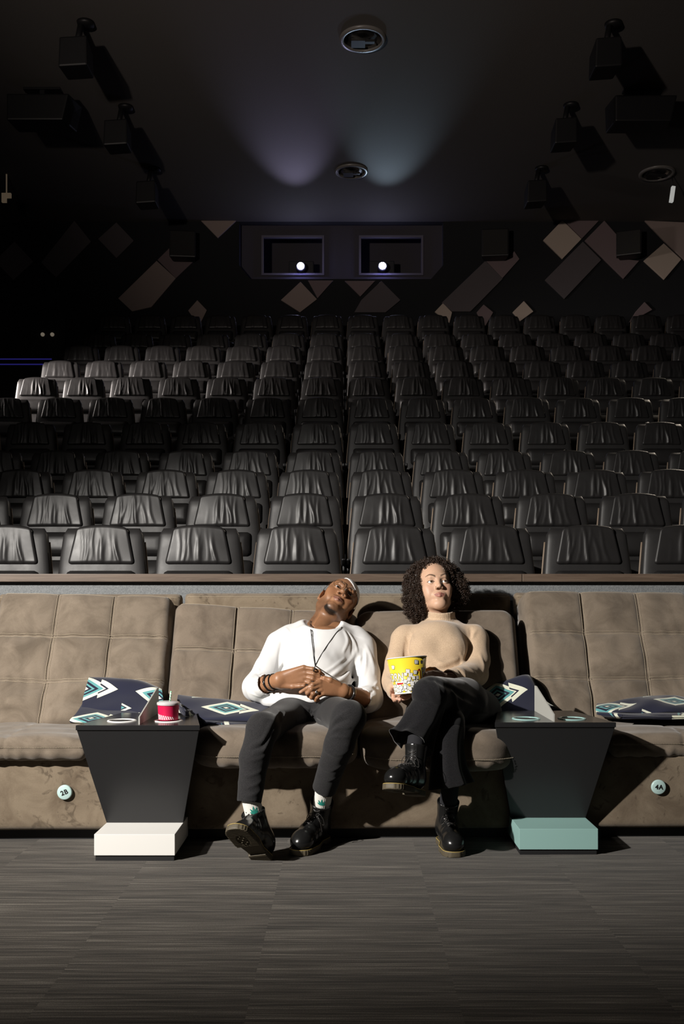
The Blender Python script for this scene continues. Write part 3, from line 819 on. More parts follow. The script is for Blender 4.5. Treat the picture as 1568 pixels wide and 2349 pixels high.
def slab(c, hx, hy, hz, rp, re):
    c = np.array(c, float)
    def f(x, y, z):
        px, py, pz = x - c[0], y - c[1] - sy(1.0) * (x), z - c[2]
        qx = np.abs(px) - (hx - rp); qy = np.abs(py) - (hy - rp)
        d2 = np.sqrt(np.maximum(qx, 0)**2 + np.maximum(qy, 0)**2) + np.minimum(np.maximum(qx, qy), 0) - rp
        wx = d2 + re; wz = np.abs(pz) - hz + re
        return np.sqrt(np.maximum(wx, 0)**2 + np.maximum(wz, 0)**2) + np.minimum(np.maximum(wx, wz), 0) - re
    m = np.array([hx, hy + 0.05, hz]); f.lo = c - m; f.hi = c + m
    return f
def seat_cushion(parent, x0, x1, y0, y1, z0, z1, rp=0.10, re=0.045, seed=0, mt='suede_dark', seam_z=0.36, crest=0.018, seams_x=(), wr=0.0035):
    cx, cy, cz = (x0+x1)/2, (y0+y1)/2, (z0+z1)/2
    S = Sculpt((x0-.06, y0-.08+sy(x0)-.03, z0-.05), (x1+.06, y1+.1+sy(x1), z1+.07), 0.0075)
    S.add(slab((cx, cy, cz), (x1-x0)/2, (y1-y0)/2, (z1-z0)/2, rp, re), 0.0)
    rs = np.random.RandomState(seed); ph = rs.uniform(0, 6.28, 6)
    def dd(x, y, z):
        yl = y - sy(1.0) * x
        u = (x - x0) / (x1 - x0)
        d = -crest * np.clip(4*u*(1-u), 0, 1)**0.5 * np.clip((yl - y0 + 0.04) / 0.12, 0, 1) * np.clip((z - z0) / (z1 - z0), 0, 1)
        d = d + wr * (np.sin(38*yl + 4*np.sin(4*x+ph[0]) + ph[1]) * 0.7 + np.sin(16*x + 9*yl + ph[2])) * np.clip((z - z0)/(z1 - z0), 0, 1)
        fr = np.clip(1 - (yl - y0) / 0.06, 0, 1)
        d = d + 0.006 * np.exp(-((z - seam_z) / 0.006)**2) * fr
        d = d + 0.003 * np.sin(90*x + 3*np.sin(9*x)) * fr * (z < seam_z)
        for s in seams_x: d = d + 0.006 * np.exp(-((x - s) / 0.007)**2)
        return d
    S.disp(dd)
    V, Q = S.mesh(); V = smooth_vq(V, Q, 2)
    o = mesh_obj('seat_cushion', V, Q, M[mt], parent)
    # stitch line along the front seam
    m = MB(); A = V
    def front(x, z):
        k = (np.abs(A[:, 0] - x) < 0.008) & (np.abs(A[:, 2] - z) < 0.008)
        return A[k][:, 1].min() if k.any() else None
    n = int((x1 - x0) / 0.0065)
    for i in range(2, n - 2):
        xa = x0 + (x1-x0) * i / n
        ya = front(xa, seam_z + 0.008)
        if ya is None: continue
        m.tube([(xa, ya - 0.0008, seam_z + 0.008), (xa + 0.0042, ya - 0.0008, seam_z + 0.008)], 0.0012, 4)
    m.build('stitching', M['thread'], o)
    return o

def badge(parent, px, py, Y, text, ang):
    c = P(px, py, Y - 0.004)
    b = MB(); b.lathe([(0.0, 0.0105), (0.026, 0.0105), (0.0292, 0.009), (0.030, 0.006), (0.030, 0.0)], c, 48, 0, Matrix.Rotation(math.radians(90), 3, 'X'), cap=False)
    o = b.build('number_badge', M['badge'], parent); o['label'] = 'round mint badge reading %s' % text
    cu = bpy.data.curves.new('text', 'FONT'); cu.body = text; cu.size = 0.026; cu.align_x = 'CENTER'; cu.align_y = 'CENTER'; cu.extrude = 0.0004; cu.offset = 0.0007
    cu.space_character = 1.12
    t_ = bpy.data.objects.new('text', cu); COL.objects.link(t_)
    me = bpy.data.meshes.new_from_object(t_); bpy.data.objects.remove(t_, do_unlink=True)
    tx = bpy.data.objects.new('lettering', me); me.materials.clear(); me.materials.append(M['ink'])
    Mx = Matrix.Translation(c + Vector((0, -0.0112, 0))) @ Matrix.Rotation(-math.radians(ang), 4, 'Y') @ Matrix.Rotation(math.radians(90), 4, 'X')
    me.transform(Mx); link(tx, o)

SK_Y = 4.05
def base_parts(parent, x0, x1, px_top0, zt, sk0=None, sk1=None):
    """skirt, toe kick and the padded panel behind the cushions"""
    m = MB()
    nx, nz = 60, 16; V = []; F = []
    for j in range(nz + 1):
        for i in range(nx + 1):
            a_, b_ = (x0 if sk0 is None else sk0), (x1 if sk1 is None else sk1)
            x = a_ + 0.003 + (b_ - a_ - 0.006) * i / nx; z = 0.05 + 0.30 * j / nz
            e = min(i, nx - i) / 2.0; e = min(1, e)
            V.append((x, SK_Y + sy(x) + 0.012 * (1 - e) + 0.0015 * math.sin(9*x) * math.sin(17*z) + (0.008 if j == 0 else 0), z))
    N = len(V); V += [(v[0], v[1] + 0.08, v[2]) for v in V]
    for j in range(nz):
        for i in range(nx):
            p = j*(nx+1)+i; F.append((p, p+1, p+nx+2, p+nx+1)); F.append((N+p, N+p+nx+1, N+p+nx+2, N+p+1))
    ring = [i for i in range(nx+1)] + [j*(nx+1)+nx for j in range(1, nz+1)] + [nz*(nx+1)+i for i in range(nx-1, -1, -1)] + [j*(nx+1) for j in range(nz-1, 0, -1)]
    for k in range(len(ring)): p, q = ring[k], ring[(k+1) % len(ring)]; F.append((p, N+p, N+q, q))
    m.add(V, F); m.build('skirt', M['suede_panel'], parent)
    m = MB(); m.hexa([(x0+.002, 4.11+sy(x0), 0), (x1-.002, 4.11+sy(x1), 0), (x1-.002, 4.85+sy(x1), 0), (x0+.002, 4.85+sy(x0), 0), (x0+.002, 4.11+sy(x0), .06), (x1-.002, 4.11+sy(x1), .06), (x1-.002, 4.85+sy(x1), .06), (x0+.002, 4.85+sy(x0), .06)])
    m.build('toe_kick', M['toe'], parent)
    m = MB(); m.hexa([(x0+.004, 4.135+sy(x0), .06), (x1-.004, 4.135+sy(x1), .06), (x1-.004, 4.85+sy(x1), .06), (x0+.004, 4.85+sy(x0), .06), (x0+.004, 4.135+sy(x0), .31), (x1-.004, 4.135+sy(x1), .31), (x1-.004, 4.85+sy(x1), .31), (x0+.004, 4.85+sy(x0), .31)])
    m.build('base_frame', M['toe'], parent)
    V, F, pt, W, H = cushion_quad((x0+.006, 4.90+sy(x0)-.012, .35), (x1-.006, 4.90+sy(x1)-.012, .35), (x1-.006, 4.97+sy(x1)-.012, zt), (x0+.006, 4.97+sy(x0)-.012, zt), 0.035, (), (), 0.02, 3, nu=60, nv=30, puff=0.006, wr=0.0015)
    m = MB(); m.add(V, F); o = m.build('back_panel', M['suede_panel'], parent)
    m = MB(); m.tube([pt(0.01 + 0.98*i/40, 1 - 0.02 / H, 0.0005) for i in range(41)], 0.0011, 5); m.build('stitching', M['thread'], o)

ZT = CAM_H + (HY - 1361) * 4.95 / F_PX
def sofa(name_label, x0, x1, zt=None):
    r = empty('sofa', ((x0+x1)/2, 4.5, 0)); tag(r, name_label, 'sofa', 'row of taupe suede sofas')
    g = bpy.data.objects.new('dummy', None)
    return r
def unparent_fix(r):
    """children were modelled in world space"""
    for c in r.children: c.matrix_parent_inverse = Matrix.Translation(-r.location)

# left sofa
s1 = sofa('taupe suede sofa on the left with round 2B badge on its skirt', -1.70, -0.815)
base_parts(s1, -1.715, -0.800, 0, ZT - 0.004, None, -.925)
back_cushion(s1, (-1.655, 4.47, .36), (-.800, 4.49, .36), (-.822, 4.87, .975), (-1.665, 4.87, .992), (0.35, 0.665), (0.335, 0.655), 'suede', 5, 0.085, 0.05, puff=0.030, wr=0.0065)
seat_cushion(s1, -1.72, -1.03, 3.99, 4.62, .335, .425, 0.02, 0.04, 1, 'suede', 0.385, 0.012, (-1.36,))
seat_cushion(s1, -1.028, -0.80, 4.30, 4.62, .335, .425, 0.02, 0.03, 2, 'suede', 0.30, 0.008)
badge(s1, 149, 1817, SK_Y + sy(-1.14), '2B', 22)
# middle sofa: both recliner seats pulled forward
s2 = sofa('taupe suede sofa in the middle, recliner seats pulled out, couple sitting on it', -0.79, 0.83)
base_parts(s2, -0.797, 0.832, 0, ZT, -.655, .690)
back_cushion(s2, (-.795, 4.40, .38), (.040, 4.40, .38), (.072, 4.76, .895), (-.806, 4.76, .945), (0.345, 0.64), (0.60,), 'suede_dark', 8, 0.085, 0.05, puff=0.028, wr=0.0065)
back_cushion(s2, (.050, 4.41, .38), (.795, 4.42, .38), (.812, 4.77, .912), (.040, 4.76, .905), (), (), 'suede_dark', 9, 0.085, 0.075, puff=0.02, wr=0.004, edge=False)
seat_cushion(s2, -0.62, 0.055, 3.895, 4.52, .315, .455, 0.17, 0.055, 5, 'suede_dark', 0.360, 0.015, (-.26,))
seat_cushion(s2, 0.020 + .045, 0.715, 3.87, 4.52, .305, .455, 0.20, 0.055, 6, 'suede_dark', 0.350, 0.015, (.475,))
# right sofa
s3 = sofa('taupe suede sofa on the right with round 4A badge on its skirt', 0.84, 1.72)
base_parts(s3, 0.838, 1.70, 0, ZT + 0.004, .960, None)
back_cushion(s3, (.835, 4.50, .36), (1.655, 4.52, .36), (1.672, 4.90, .995), (.850, 4.88, 1.004), (0.345, 0.672), (0.345, 0.665), 'suede', 12, 0.085, 0.045, puff=0.028, wr=0.0055)
seat_cushion(s3, 1.08, 1.70, 4.03, 4.64, .335, .430, 0.02, 0.04, 7, 'suede', 0.388, 0.012, (1.38,))
seat_cushion(s3, 0.84, 1.078, 4.36, 4.64, .335, .430, 0.02, 0.03, 8, 'suede', 0.30, 0.008)
badge(s3, 1509, 1805, SK_Y + sy(1.26), '4A', -3)
# slivers of the next sofas at both edges of the photograph
s0 = sofa('taupe suede sofa cut off at the far left edge of the photo', -2.6, -1.72)
base_parts(s0, -2.56, -1.718, 0, ZT - 0.006)
back_cushion(s0, (-2.52, 4.46, .36), (-1.668, 4.46, .36), (-1.675, 4.84, .975), (-2.52, 4.84, .975), (), (), 'suede', 15, 0.085, 0.05)
seat_cushion(s0, -2.5, -1.724, 3.98, 4.62, .335, .425, 0.02, 0.04, 3, 'suede', 0.385, 0.012)
s4 = sofa('taupe suede sofa cut off at the far right edge of the photo', 1.7, 2.6)
base_parts(s4, 1.702, 2.56, 0, ZT + 0.006)
back_cushion(s4, (1.662, 4.52, .36), (2.52, 4.53, .36), (2.52, 4.88, .975), (1.680, 4.87, .970), (), (), 'suede', 16, 0.085, 0.05)
seat_cushion(s4, 1.705, 2.5, 4.03, 4.64, .335, .430, 0.02, 0.04, 4, 'suede', 0.388, 0.012)
for s in (s0, s1, s2, s3, s4): unparent_fix(s)

# ================================================================== consoles
def console(x, y, label, base_mat, ring_mat, ry):
    r = empty('side_table', (x, y, 0)); tag(r, label, 'table', 'black flared side tables between the sofas')
    w = 0.1515
    b = MB(); b.box(-w + .004, w - .004, .006, .30, 0, .021); b.build('toe_kick', M['toe'], r)
    b = MB(); b.box(-w, w, 0, .32, .021, .1007); b.build('plinth', M[base_mat], r, bevel=0.0015)
    zt = 0.484; f = (zt - .1007) / (.501 - .1007)
    b = MB()
    b.hexa([(-w, .196, .1009), (w, .196, .1009), (w*.9, .36, .1009), (-w*.9, .36, .1009),
            (-.2335, .062, zt), (.2335, .062, zt), (.157, .478, zt), (-.157, .478, zt)])
    b.build('body', M['black_laminate'], r, bevel=0.0015)
    b = MB(); b.hexa([(-.2365, .058, zt), (.2365, .058, zt), (.160, .482, zt), (-.160, .482, zt), (-.2365, .058, .503), (.2365, .058, .503), (.160, .482, .503), (-.160, .482, .503)])
    b.build('table_top', M['black_top'], r, bevel=0.0012)
    b = MB(); yy0, yy1 = .085, .475
    b.add([(-.0025, yy0, .503), (-.0025, yy1, .503), (-.0025, yy1, .612), (-.0025, yy1 - .03, .612), (-.0025, yy0, .532),
           (.0025, yy0, .503), (.0025, yy1, .503), (.0025, yy1, .612), (.0025, yy1 - .03, .612), (.0025, yy0, .532)],
          [(0, 1, 2, 3, 4), (9, 8, 7, 6, 5), (0, 5, 6, 1), (1, 6, 7, 2), (2, 7, 8, 3), (3, 8, 9, 4), (4, 9, 5, 0)], 0, False)
    b.build('divider', M['divider'], r)
    for s in (-1, 1):
        b = MB(); b.lathe([(.046, -.02), (.046, .0), (.047, .0035), (.056, .0032), (.0575, .0)], (s * .092, ry, .503), 48, 0, cap=False)
        b.lathe([(0.0, -.0195), (.046, -.0195)], (s*.092, ry, .5231 - .0005), 32, 1, cap=False)
        b.build('cup_holder', [M[ring_mat], M['black_plastic']], r)
    return r
console(-.789, 3.74, 'black flared side table on white plinth, paper cup on it', 'white_laminate', 'white_plastic', .20)
console(.823, 3.83, 'black flared side table on teal plinth with empty cup holders', 'teal_laminate', 'teal_plastic', .18)

# paper cup with lid and straw
M['cup'] = mat('crimson_paper', (0.62, 0.012, 0.075), 0.4)
M['lid'] = mat('clear_plastic_lid', (0.70, 0.72, 0.72), 0.15, trans=0.35)
M['cup_white'] = mat('white_print', (0.85, 0.82, 0.82), 0.5)
M['straw'] = mat('striped_straw', (0.6, 0.8, 0.6), 0.4); t = NT(M['straw'])
sx, sy_, sz = t.sep(t.coord('Object')); a = t.math('ARCTAN2', sy_, sx)
w = t.math('FRACT', t.math('ADD', t.math('MULTIPLY', sz, 90), t.math('DIVIDE', a, 6.283)))
t.base(t.ramp(w, [(0.0, (0.25, 0.62, 0.36)), (0.45, (0.85, 0.9, 0.8))], 'CONSTANT'))
cup = empty('paper_cup', (-.697, 3.94, .5072)); tag(cup, 'crimson paper cup with clear lid and straw on the left side table', 'cup')
b = MB(); b.lathe([(.0, .0), (.0375, .0), (.0385, .003), (.0425, .064), (.0435, .066), (.0425, .067)], (0, 0, 0), 56, 0, cap=False); b.build('cup_wall', M['cup'], cup)
b = MB(); b.lathe([(.0447, .060), (.0455, .066), (.0440, .0705), (.038, .0715), (.036, .074), (.010, .0745), (0.0, .0745)], (0, 0, 0), 56, 0, cap=False); b.build('lid', M['lid'], cup)
b = MB(); b.tube([(0, 0, 0), (0, 0, .042)], .0034, 12); st = b.build('straw', M['straw'], cup); st.location = (.006, 0, .072); st.rotation_euler = (0, math.radians(6), 0)
b = MB()
for i in range(9):
    th0 = math.radians(-150 + i * 12.5)
    lo = .004; hi = .026 - i * .0014
    V = []
    for k in range(7):
        s = k / 6; z = lo + (hi - lo) * s
        if z > .0: pass
        R = .0385 + (.0425 - .0385) * (z - .003) / .061 + .0004
        a0 = th0 - math.radians(9) * s; dw = math.radians(3.0)
        V += [(R*math.cos(a0 - dw), R*math.sin(a0 - dw), z), (R*math.cos(a0 + dw), R*math.sin(a0 + dw), z)]
    b.add(V, [(2*k, 2*k+1, 2*k+3, 2*k+2) for k in range(6)], 0, True)
b.build('printed_stripes', M['cup_white'], cup)

# ================================================================== blankets
NAVY, TEAL, CREAM = rgb('#262838'), rgb('#5f9a9c'), rgb('#d8dac8')
M['blanket'] = mat('patterned_blanket', NAVY, 0.9, spec=0.1, sheen=0.2); t = NT(M['blanket'])
uv = t.n('ShaderNodeUVMap'); uv.uv_map = 'UVMap'
ux, uy, uz = t.sep(uv.outputs[0])
fu = t.math('FRACT', ux); fv = t.math('FRACT', uy)
au = t.math('ABSOLUTE', t.math('SUBTRACT', fu, 0.36)); av = t.math('ABSOLUTE', t.math('SUBTRACT', fv, 0.5))
d1 = t.math('ADD', t.math('MULTIPLY', au, 2.6), t.math('MULTIPLY', av, 2.6))
r1 = t.ramp(d1, [(0.0, CREAM), (0.10, NAVY), (0.22, TEAL), (0.32, NAVY), (0.46, TEAL), (0.62, CREAM), (0.86, NAVY)], 'CONSTANT')
# arrow head biting into the diamond from the right
au2 = t.math('SUBTRACT', 0.80, fu); d2 = t.math('ADD', t.math('MULTIPLY', t.math('SUBTRACT', 0.26, au2), 2.6), t.math('MULTIPLY', av, 2.6))
r2 = t.ramp(d2, [(0.0, TEAL), (0.10, TEAL), (0.16, CREAM), (0.24, NAVY), (0.34, CREAM), (0.66, NAVY)], 'CONSTANT')
sel = t.math('MULTIPLY', t.math('GREATER_THAN', fu, 0.54), t.math('LESS_THAN', d2, 0.66))
r12 = t.mix(sel, r1, r2)
fu3 = t.math('FRACT', t.math('ADD', ux, 0.12)); fv3 = t.math('FRACT', t.math('ADD', uy, 0.5))
d3 = t.math('ADD', t.math('MULTIPLY', t.math('ABSOLUTE', t.math('SUBTRACT', fu3, 0.0)), 3.0), t.math('MULTIPLY', t.math('ABSOLUTE', t.math('SUBTRACT', fv3, 0.5)), 3.4))
t.base(t.mix(t.math('LESS_THAN', d3, 0.42), r12, t.ramp(d3, [(0.0, TEAL), (0.14, NAVY), (0.24, CREAM)], 'CONSTANT'))); t.bump(t.noise(t.coord('Object'), 600, 2), 0.3, 0.0006)

def cr(p0, p1, p2, p3, t_):
    return 0.5*((2*p1) + (-p0+p2)*t_ + (2*p0-5*p1+4*p2-p3)*t_**2 + (-p0+3*p1-3*p2+p3)*t_**3)
def interp_grid(rows, nu, nv):
    """rows: list of rows of points -> (nv+1, nu+1, 3) smooth grid"""
    A = np.array([[np.array(p, float) for p in r] for r in rows])
    def along(A, n):
        m = A.shape[0]; E = np.concatenate([2*A[:1]-A[1:2], A, 2*A[-1:]-A[-2:-1]]); out = []
        for i in range(n + 1):
            s = min(i / n * (m - 1), m - 1 - 1e-9); k = int(s); out.append(cr(E[k], E[k+1], E[k+2], E[k+3], s - k))
        return np.array(out)
    B = along(A, nv); return np.transpose(along(np.transpose(B, (1, 0, 2)), nu), (1, 0, 2))
def sheet(name, patches, mt, label=None, cat=None, group=None, th=0.012, uvs=1.0, parent=None):
    """patches: list of (rows of points, uv origin, uv per metre u, v)"""
    V = []; F = []; UV = []
    for rows, (u0, v0, su, sv), rip in patches:
        nu, nv = 56, 14 * (len(rows) - 1)
        G = interp_grid(rows, nu, nv); b = len(V)
        L = np.zeros((nv+1, nu+1)); 
        L[:, 1:] = np.cumsum(np.linalg.norm(G[:, 1:] - G[:, :-1], axis=2), axis=1)
        K = np.zeros((nv+1, nu+1)); K[1:] = np.cumsum(np.linalg.norm(G[1:] - G[:-1], axis=2), axis=0)
        for j in range(nv + 1):
            for i in range(nu + 1):
                p = G[j, i].copy()
                w = rip * (math.sin(31*p[0] + 5*j/nv + u0*7) * math.sin(9*K[j, i] / 0.1 * 0.35 + v0) )
                p[1] -= w; p[2] += w * 0.6
                V.append(p); UV.append((u0 + su * L[j, i], v0 - sv * K[j, i]))
        for j in range(nv):
            for i in range(nu): p = b + j*(nu+1)+i; F.append((p, p+nu+1, p+nu+2, p+1))
    o = mesh_obj(name, V, F, mt, parent)
    ul = o.data.uv_layers.new(name='UVMap')
    for lp in o.data.loops: ul.data[lp.index].uv = UV[lp.vertex_index]
    md = o.modifiers.new('thickness', 'SOLIDIFY'); md.thickness = th; md.offset = -1
    md = o.modifiers.new('round', 'BEVEL'); md.width = th * 0.35; md.segments = 2; md.limit_method = 'ANGLE'; md.angle_limit = math.radians(50)
    if label: tag(o, label, cat, group)
    return o
BG = 'patterned blankets lying on the sofas'
# A: behind the left table, leaning on the backrest
sheet('blanket', [
 ([[P(207,1554,4.56), P(262,1556,4.56), P(320,1562,4.55), P(368,1580,4.53)],
   [P(203,1556,4.44), P(262,1558,4.44), P(322,1564,4.43), P(371,1582,4.41)],
   [P(193,1592,4.38), P(255,1590,4.38), P(322,1600,4.37), P(374,1606,4.36)],
   [P(186,1628,4.30), P(250,1628,4.30), P(322,1638,4.28), P(376,1634,4.28)],
   [P(184,1634,4.32), P(250,1634,4.33), P(322,1642,4.33), P(376,1640,4.33)]], (0.36, 0.33, 3.0, 4.5), 0.003),
 ([[P(196,1600,4.42), P(255,1606,4.42), P(322,1612,4.42), P(376,1612,4.42)],
   [P(178,1632,4.27), P(250,1634,4.27), P(322,1640,4.26), P(376,1640,4.26)],
   [P(160,1650,4.19), P(235,1655,4.17), P(315,1652,4.24), P(376,1650,4.25)],
   [P(164,1659,4.19), P(235,1661,4.18), P(315,1660,4.25), P(376,1656,4.26)],
   [P(176,1657,4.28), P(240,1657,4.28), P(315,1655,4.31), P(376,1652,4.34)]], (0.1, 0.55, 3.0, 4.5), 0.003)],
 M['blanket'], 'navy and teal patterned blanket leaning on the backrest behind the cup table', 'blanket', BG, 0.012)
# B: beside the man
sheet('blanket', [
 ([[P(408,1604,4.44), P(470,1604,4.44), P(535,1608,4.42), P(640,1618,4.38)],
   [P(408,1594,4.36), P(470,1602,4.34), P(535,1608,4.32), P(640,1616,4.28)],
   [P(404,1620,4.24), P(465,1634,4.20), P(535,1634,4.18), P(640,1642,4.16)],
   [P(404,1640,4.20), P(462,1648,4.15), P(535,1650,4.13), P(640,1652,4.12)],
   [P(406,1650,4.21), P(462,1658,4.17), P(535,1662,4.15), P(640,1660,4.14)]], (0.685, 0.40, 3.0, 4.5), 0.004),
 ([[P(440,1648,4.17), P(490,1652,4.15), P(540,1656,4.14), P(600,1658,4.13)],
   [P(438,1655,4.13), P(490,1659,4.11), P(540,1662,4.10), P(600,1662,4.10)],
   [P(442,1660,4.14), P(490,1664,4.12), P(540,1667,4.11), P(600,1667,4.11)],
   [P(446,1661,4.24), P(490,1665,4.22), P(540,1668,4.21), P(600,1668,4.21)]], (0.5, 0.05, 2.9, 0.3), 0.003),
 ([[P(405,1610,4.24), P(414,1616,4.14), P(424,1626,4.10), P(440,1628,4.16)],
   [P(403,1622,4.22), P(413,1622,4.11), P(426,1634,4.08), P(444,1636,4.15)],
   [P(405,1634,4.22), P(414,1636,4.12), P(426,1642,4.09), P(450,1640,4.16)]], (0.15, 0.9, 6, 6), 0.004)],
 M['blanket'], 'folded navy patterned blanket on the seat between cup table and man', 'blanket', BG, 0.012)
# C: behind the right table
sheet('blanket', [
 ([[P(1120,1570,4.56), P(1165,1560,4.56), P(1215,1550,4.56), P(1234,1590,4.55)],
   [P(1112,1574,4.46), P(1160,1562,4.46), P(1213,1553,4.46), P(1240,1594,4.45)],
   [P(1116,1600,4.40), P(1165,1594,4.40), P(1215,1592,4.40), P(1258,1612,4.40)],
   [P(1122,1632,4.34), P(1170,1628,4.34), P(1220,1630,4.34), P(1290,1632,4.36)],
   [P(1126,1650,4.32), P(1170,1650,4.32), P(1222,1650,4.33), P(1298,1644,4.36)]], (0.20, 0.30, 3.2, 4.5), 0.003),
 ([[P(1128,1636,4.38), P(1165,1636,4.36), P(1205,1638,4.34), P(1290,1638,4.34)],
   [P(1130,1632,4.33), P(1165,1634,4.32), P(1205,1640,4.31), P(1290,1642,4.31)],
   [P(1134,1650,4.32), P(1165,1650,4.31), P(1205,1652,4.30), P(1290,1652,4.31)]], (0.6, 0.6, 4.6, 5.4), 0.002)],
 M['blanket'], 'navy and teal patterned blanket behind the empty table, beside the woman', 'blanket', BG, 0.012)
# D: folded on the right sofa
sheet('blanket', [
 ([[P(1380,1612,4.62), P(1440,1606,4.62), P(1510,1600,4.62), P(1640,1610,4.62)],
   [P(1372,1610,4.52), P(1440,1604,4.50), P(1505,1595,4.50), P(1640,1606,4.50)],
   [P(1366,1622,4.42), P(1436,1622,4.38), P(1505,1614,4.36), P(1640,1622,4.36)],
   [P(1366,1636,4.40), P(1430,1634,4.34), P(1505,1634,4.32), P(1640,1634,4.32)],
   [P(1376,1642,4.44), P(1430,1640,4.38), P(1505,1638,4.36), P(1640,1640,4.36)]], (0.2, 0.6, 3.4, 4.8), 0.007),
 ([[P(1374,1630,4.48), P(1440,1632,4.44), P(1510,1630,4.42), P(1640,1630,4.42)],
   [P(1368,1634,4.38), P(1440,1638,4.31), P(1510,1638,4.29), P(1640,1636,4.29)],
   [P(1384,1646,4.37), P(1440,1647,4.30), P(1510,1647,4.28), P(1640,1645,4.28)],
   [P(1400,1650,4.46), P(1440,1651,4.42), P(1510,1650,4.40), P(1640,1650,4.40)]], (0.7, 0.15, 3.4, 1.2), 0.003),
 ([[P(1428,1640,4.30), P(1480,1640,4.28), P(1530,1641,4.27), P(1640,1640,4.27)],
   [P(1424,1644,4.27), P(1480,1644,4.25), P(1530,1645,4.24), P(1640,1644,4.24)],
   [P(1430,1648,4.28), P(1480,1649,4.26), P(1530,1649,4.25), P(1640,1648,4.25)]], (0.7, 0.05, 1, 0.2), 0.001)],
 M['blanket'], 'folded navy patterned blanket on the right sofa seat', 'blanket', BG, 0.010)
# ================================================================== people: shared builders
from mathutils.bvhtree import BVHTree
M['skin_m'] = mat('brown_skin', (0.3, 0.15, 0.08), 0.42, spec=0.45)
M['skin_w'] = mat('light_skin', (0.6, 0.4, 0.28), 0.48, spec=0.4)
for k in ('skin_m', 'skin_w'):
    t = NT(M[k]); a = t.n('ShaderNodeAttribute'); a.attribute_name = 'Col'
    n = t.noise(t.coord(), 160, 3); t.base(t.mix(t.math('MULTIPLY', n, 0.18), a.outputs['Color'], (0.25, 0.08, 0.05), 'MULTIPLY')); t.bump(t.noise(t.coord(), 900, 2), 0.12, 0.0004)
    t.b.inputs['Subsurface Weight'].default_value = 0.10; t.b.inputs['Subsurface Radius'].default_value = (0.008, 0.003, 0.0015); t.b.inputs['Subsurface Scale'].default_value = 0.6
M['shirt'] = mat('white_cotton', (0.70, 0.70, 0.70), 0.85, spec=0.15, sheen=0.1); t = NT(M['shirt']); t.bump(t.noise(t.coord(), 900, 2), 0.2, 0.0004)
M['denim'] = mat('charcoal_denim', (0.020, 0.020, 0.021), 0.88, spec=0.15, sheen=0.15); t = NT(M['denim'])
n = t.noise(t.coord(), 500, 3, 0.7); t.base(t.ramp(n, [(0.35, (0.008, 0.008, 0.009)), (0.7, (0.034, 0.033, 0.034))])); t.bump(n, 0.3, 0.0006)
M['wool'] = mat('black_wool', (0.012, 0.012, 0.014), 0.9, spec=0.1, sheen=0.2); t = NT(M['wool'])
n = t.noise(t.coord(), 420, 3, 0.7); t.base(t.ramp(n, [(0.35, (0.004, 0.004, 0.005)), (0.7, (0.016, 0.0155, 0.017))])); t.bump(n, 0.3, 0.0008)
M['sweater'] = mat('camel_knit', (0.50, 0.37, 0.25), 0.9, spec=0.1, sheen=0.3); t = NT(M['sweater'])
n = t.noise(t.coord(), 380, 3, 0.6); t.base(t.ramp(n, [(0.3, (0.40, 0.29, 0.195)), (0.7, (0.60, 0.45, 0.315))])); t.bump(n, 0.5, 0.0012)
M['boot'] = mat('polished_black_leather', (0.010, 0.010, 0.010), 0.22, spec=0.55); t = NT(M['boot']); t.bump(t.noise(t.coord(), 60, 4), 0.15, 0.002)
M['lace'] = mat('black_lace', (0.035, 0.032, 0.030), 0.35)
M['sole'] = mat('olive_rubber_sole', (0.085, 0.070, 0.045), 0.6); t = NT(M['sole']); t.bump(t.noise(t.coord(), 120, 3), 0.4, 0.001)
M['welt'] = mat('yellow_welt_stitch', (0.45, 0.33, 0.10), 0.6)
M['sock_w'] = mat('white_ribbed_sock', (0.74, 0.73, 0.68), 0.9)
M['sock_green'] = mat('green_leaf_print', (0.01, 0.22, 0.17), 0.8)
M['sock_k'] = mat('black_sock', (0.011, 0.011, 0.014), 0.9)
M['gold'] = mat('gold', (0.85, 0.62, 0.36), 0.22, metal=1.0)
M['silver'] = mat('silver', (0.75, 0.74, 0.72), 0.22, metal=1.0)
M['wire'] = mat('dark_wire_frame', (0.10, 0.065, 0.04), 0.3, metal=0.8)
M['lens'] = mat('spectacle_glass', (0.02, 0.02, 0.02), 0.02, alpha=0.07, spec=0.6)
M['bead'] = mat('black_bead', (0.015, 0.014, 0.014), 0.15)
M['cord'] = mat('black_cord', (0.015, 0.015, 0.016), 0.6)
M['hair'] = mat('dark_brown_curls', (0.030, 0.017, 0.011), 0.38, spec=0.5)
M['eye'] = mat('eye', (0.8, 0.8, 0.8), 0.08, spec=0.6, coat=0.5); t = NT(M['eye']); a = t.n('ShaderNodeAttribute'); a.attribute_name = 'Col'; t.base(a.outputs['Color'])

def frame_from(f, uh):
    """columns: x right, y back (-forward), z up"""
    f = Vector(f).normalized(); u = Vector(uh); u = (u - f * u.dot(f)).normalized(); r = (-f).cross(u) * -1
    r = f.cross(u).normalized()
    # want r = viewer's right when f points to -y and u to +z : f x u = (-y) x z = -x  -> flip
    r = -r
    return np.array([[r.x, -f.x, u.x], [r.y, -f.y, u.y], [r.z, -f.z, u.z]])

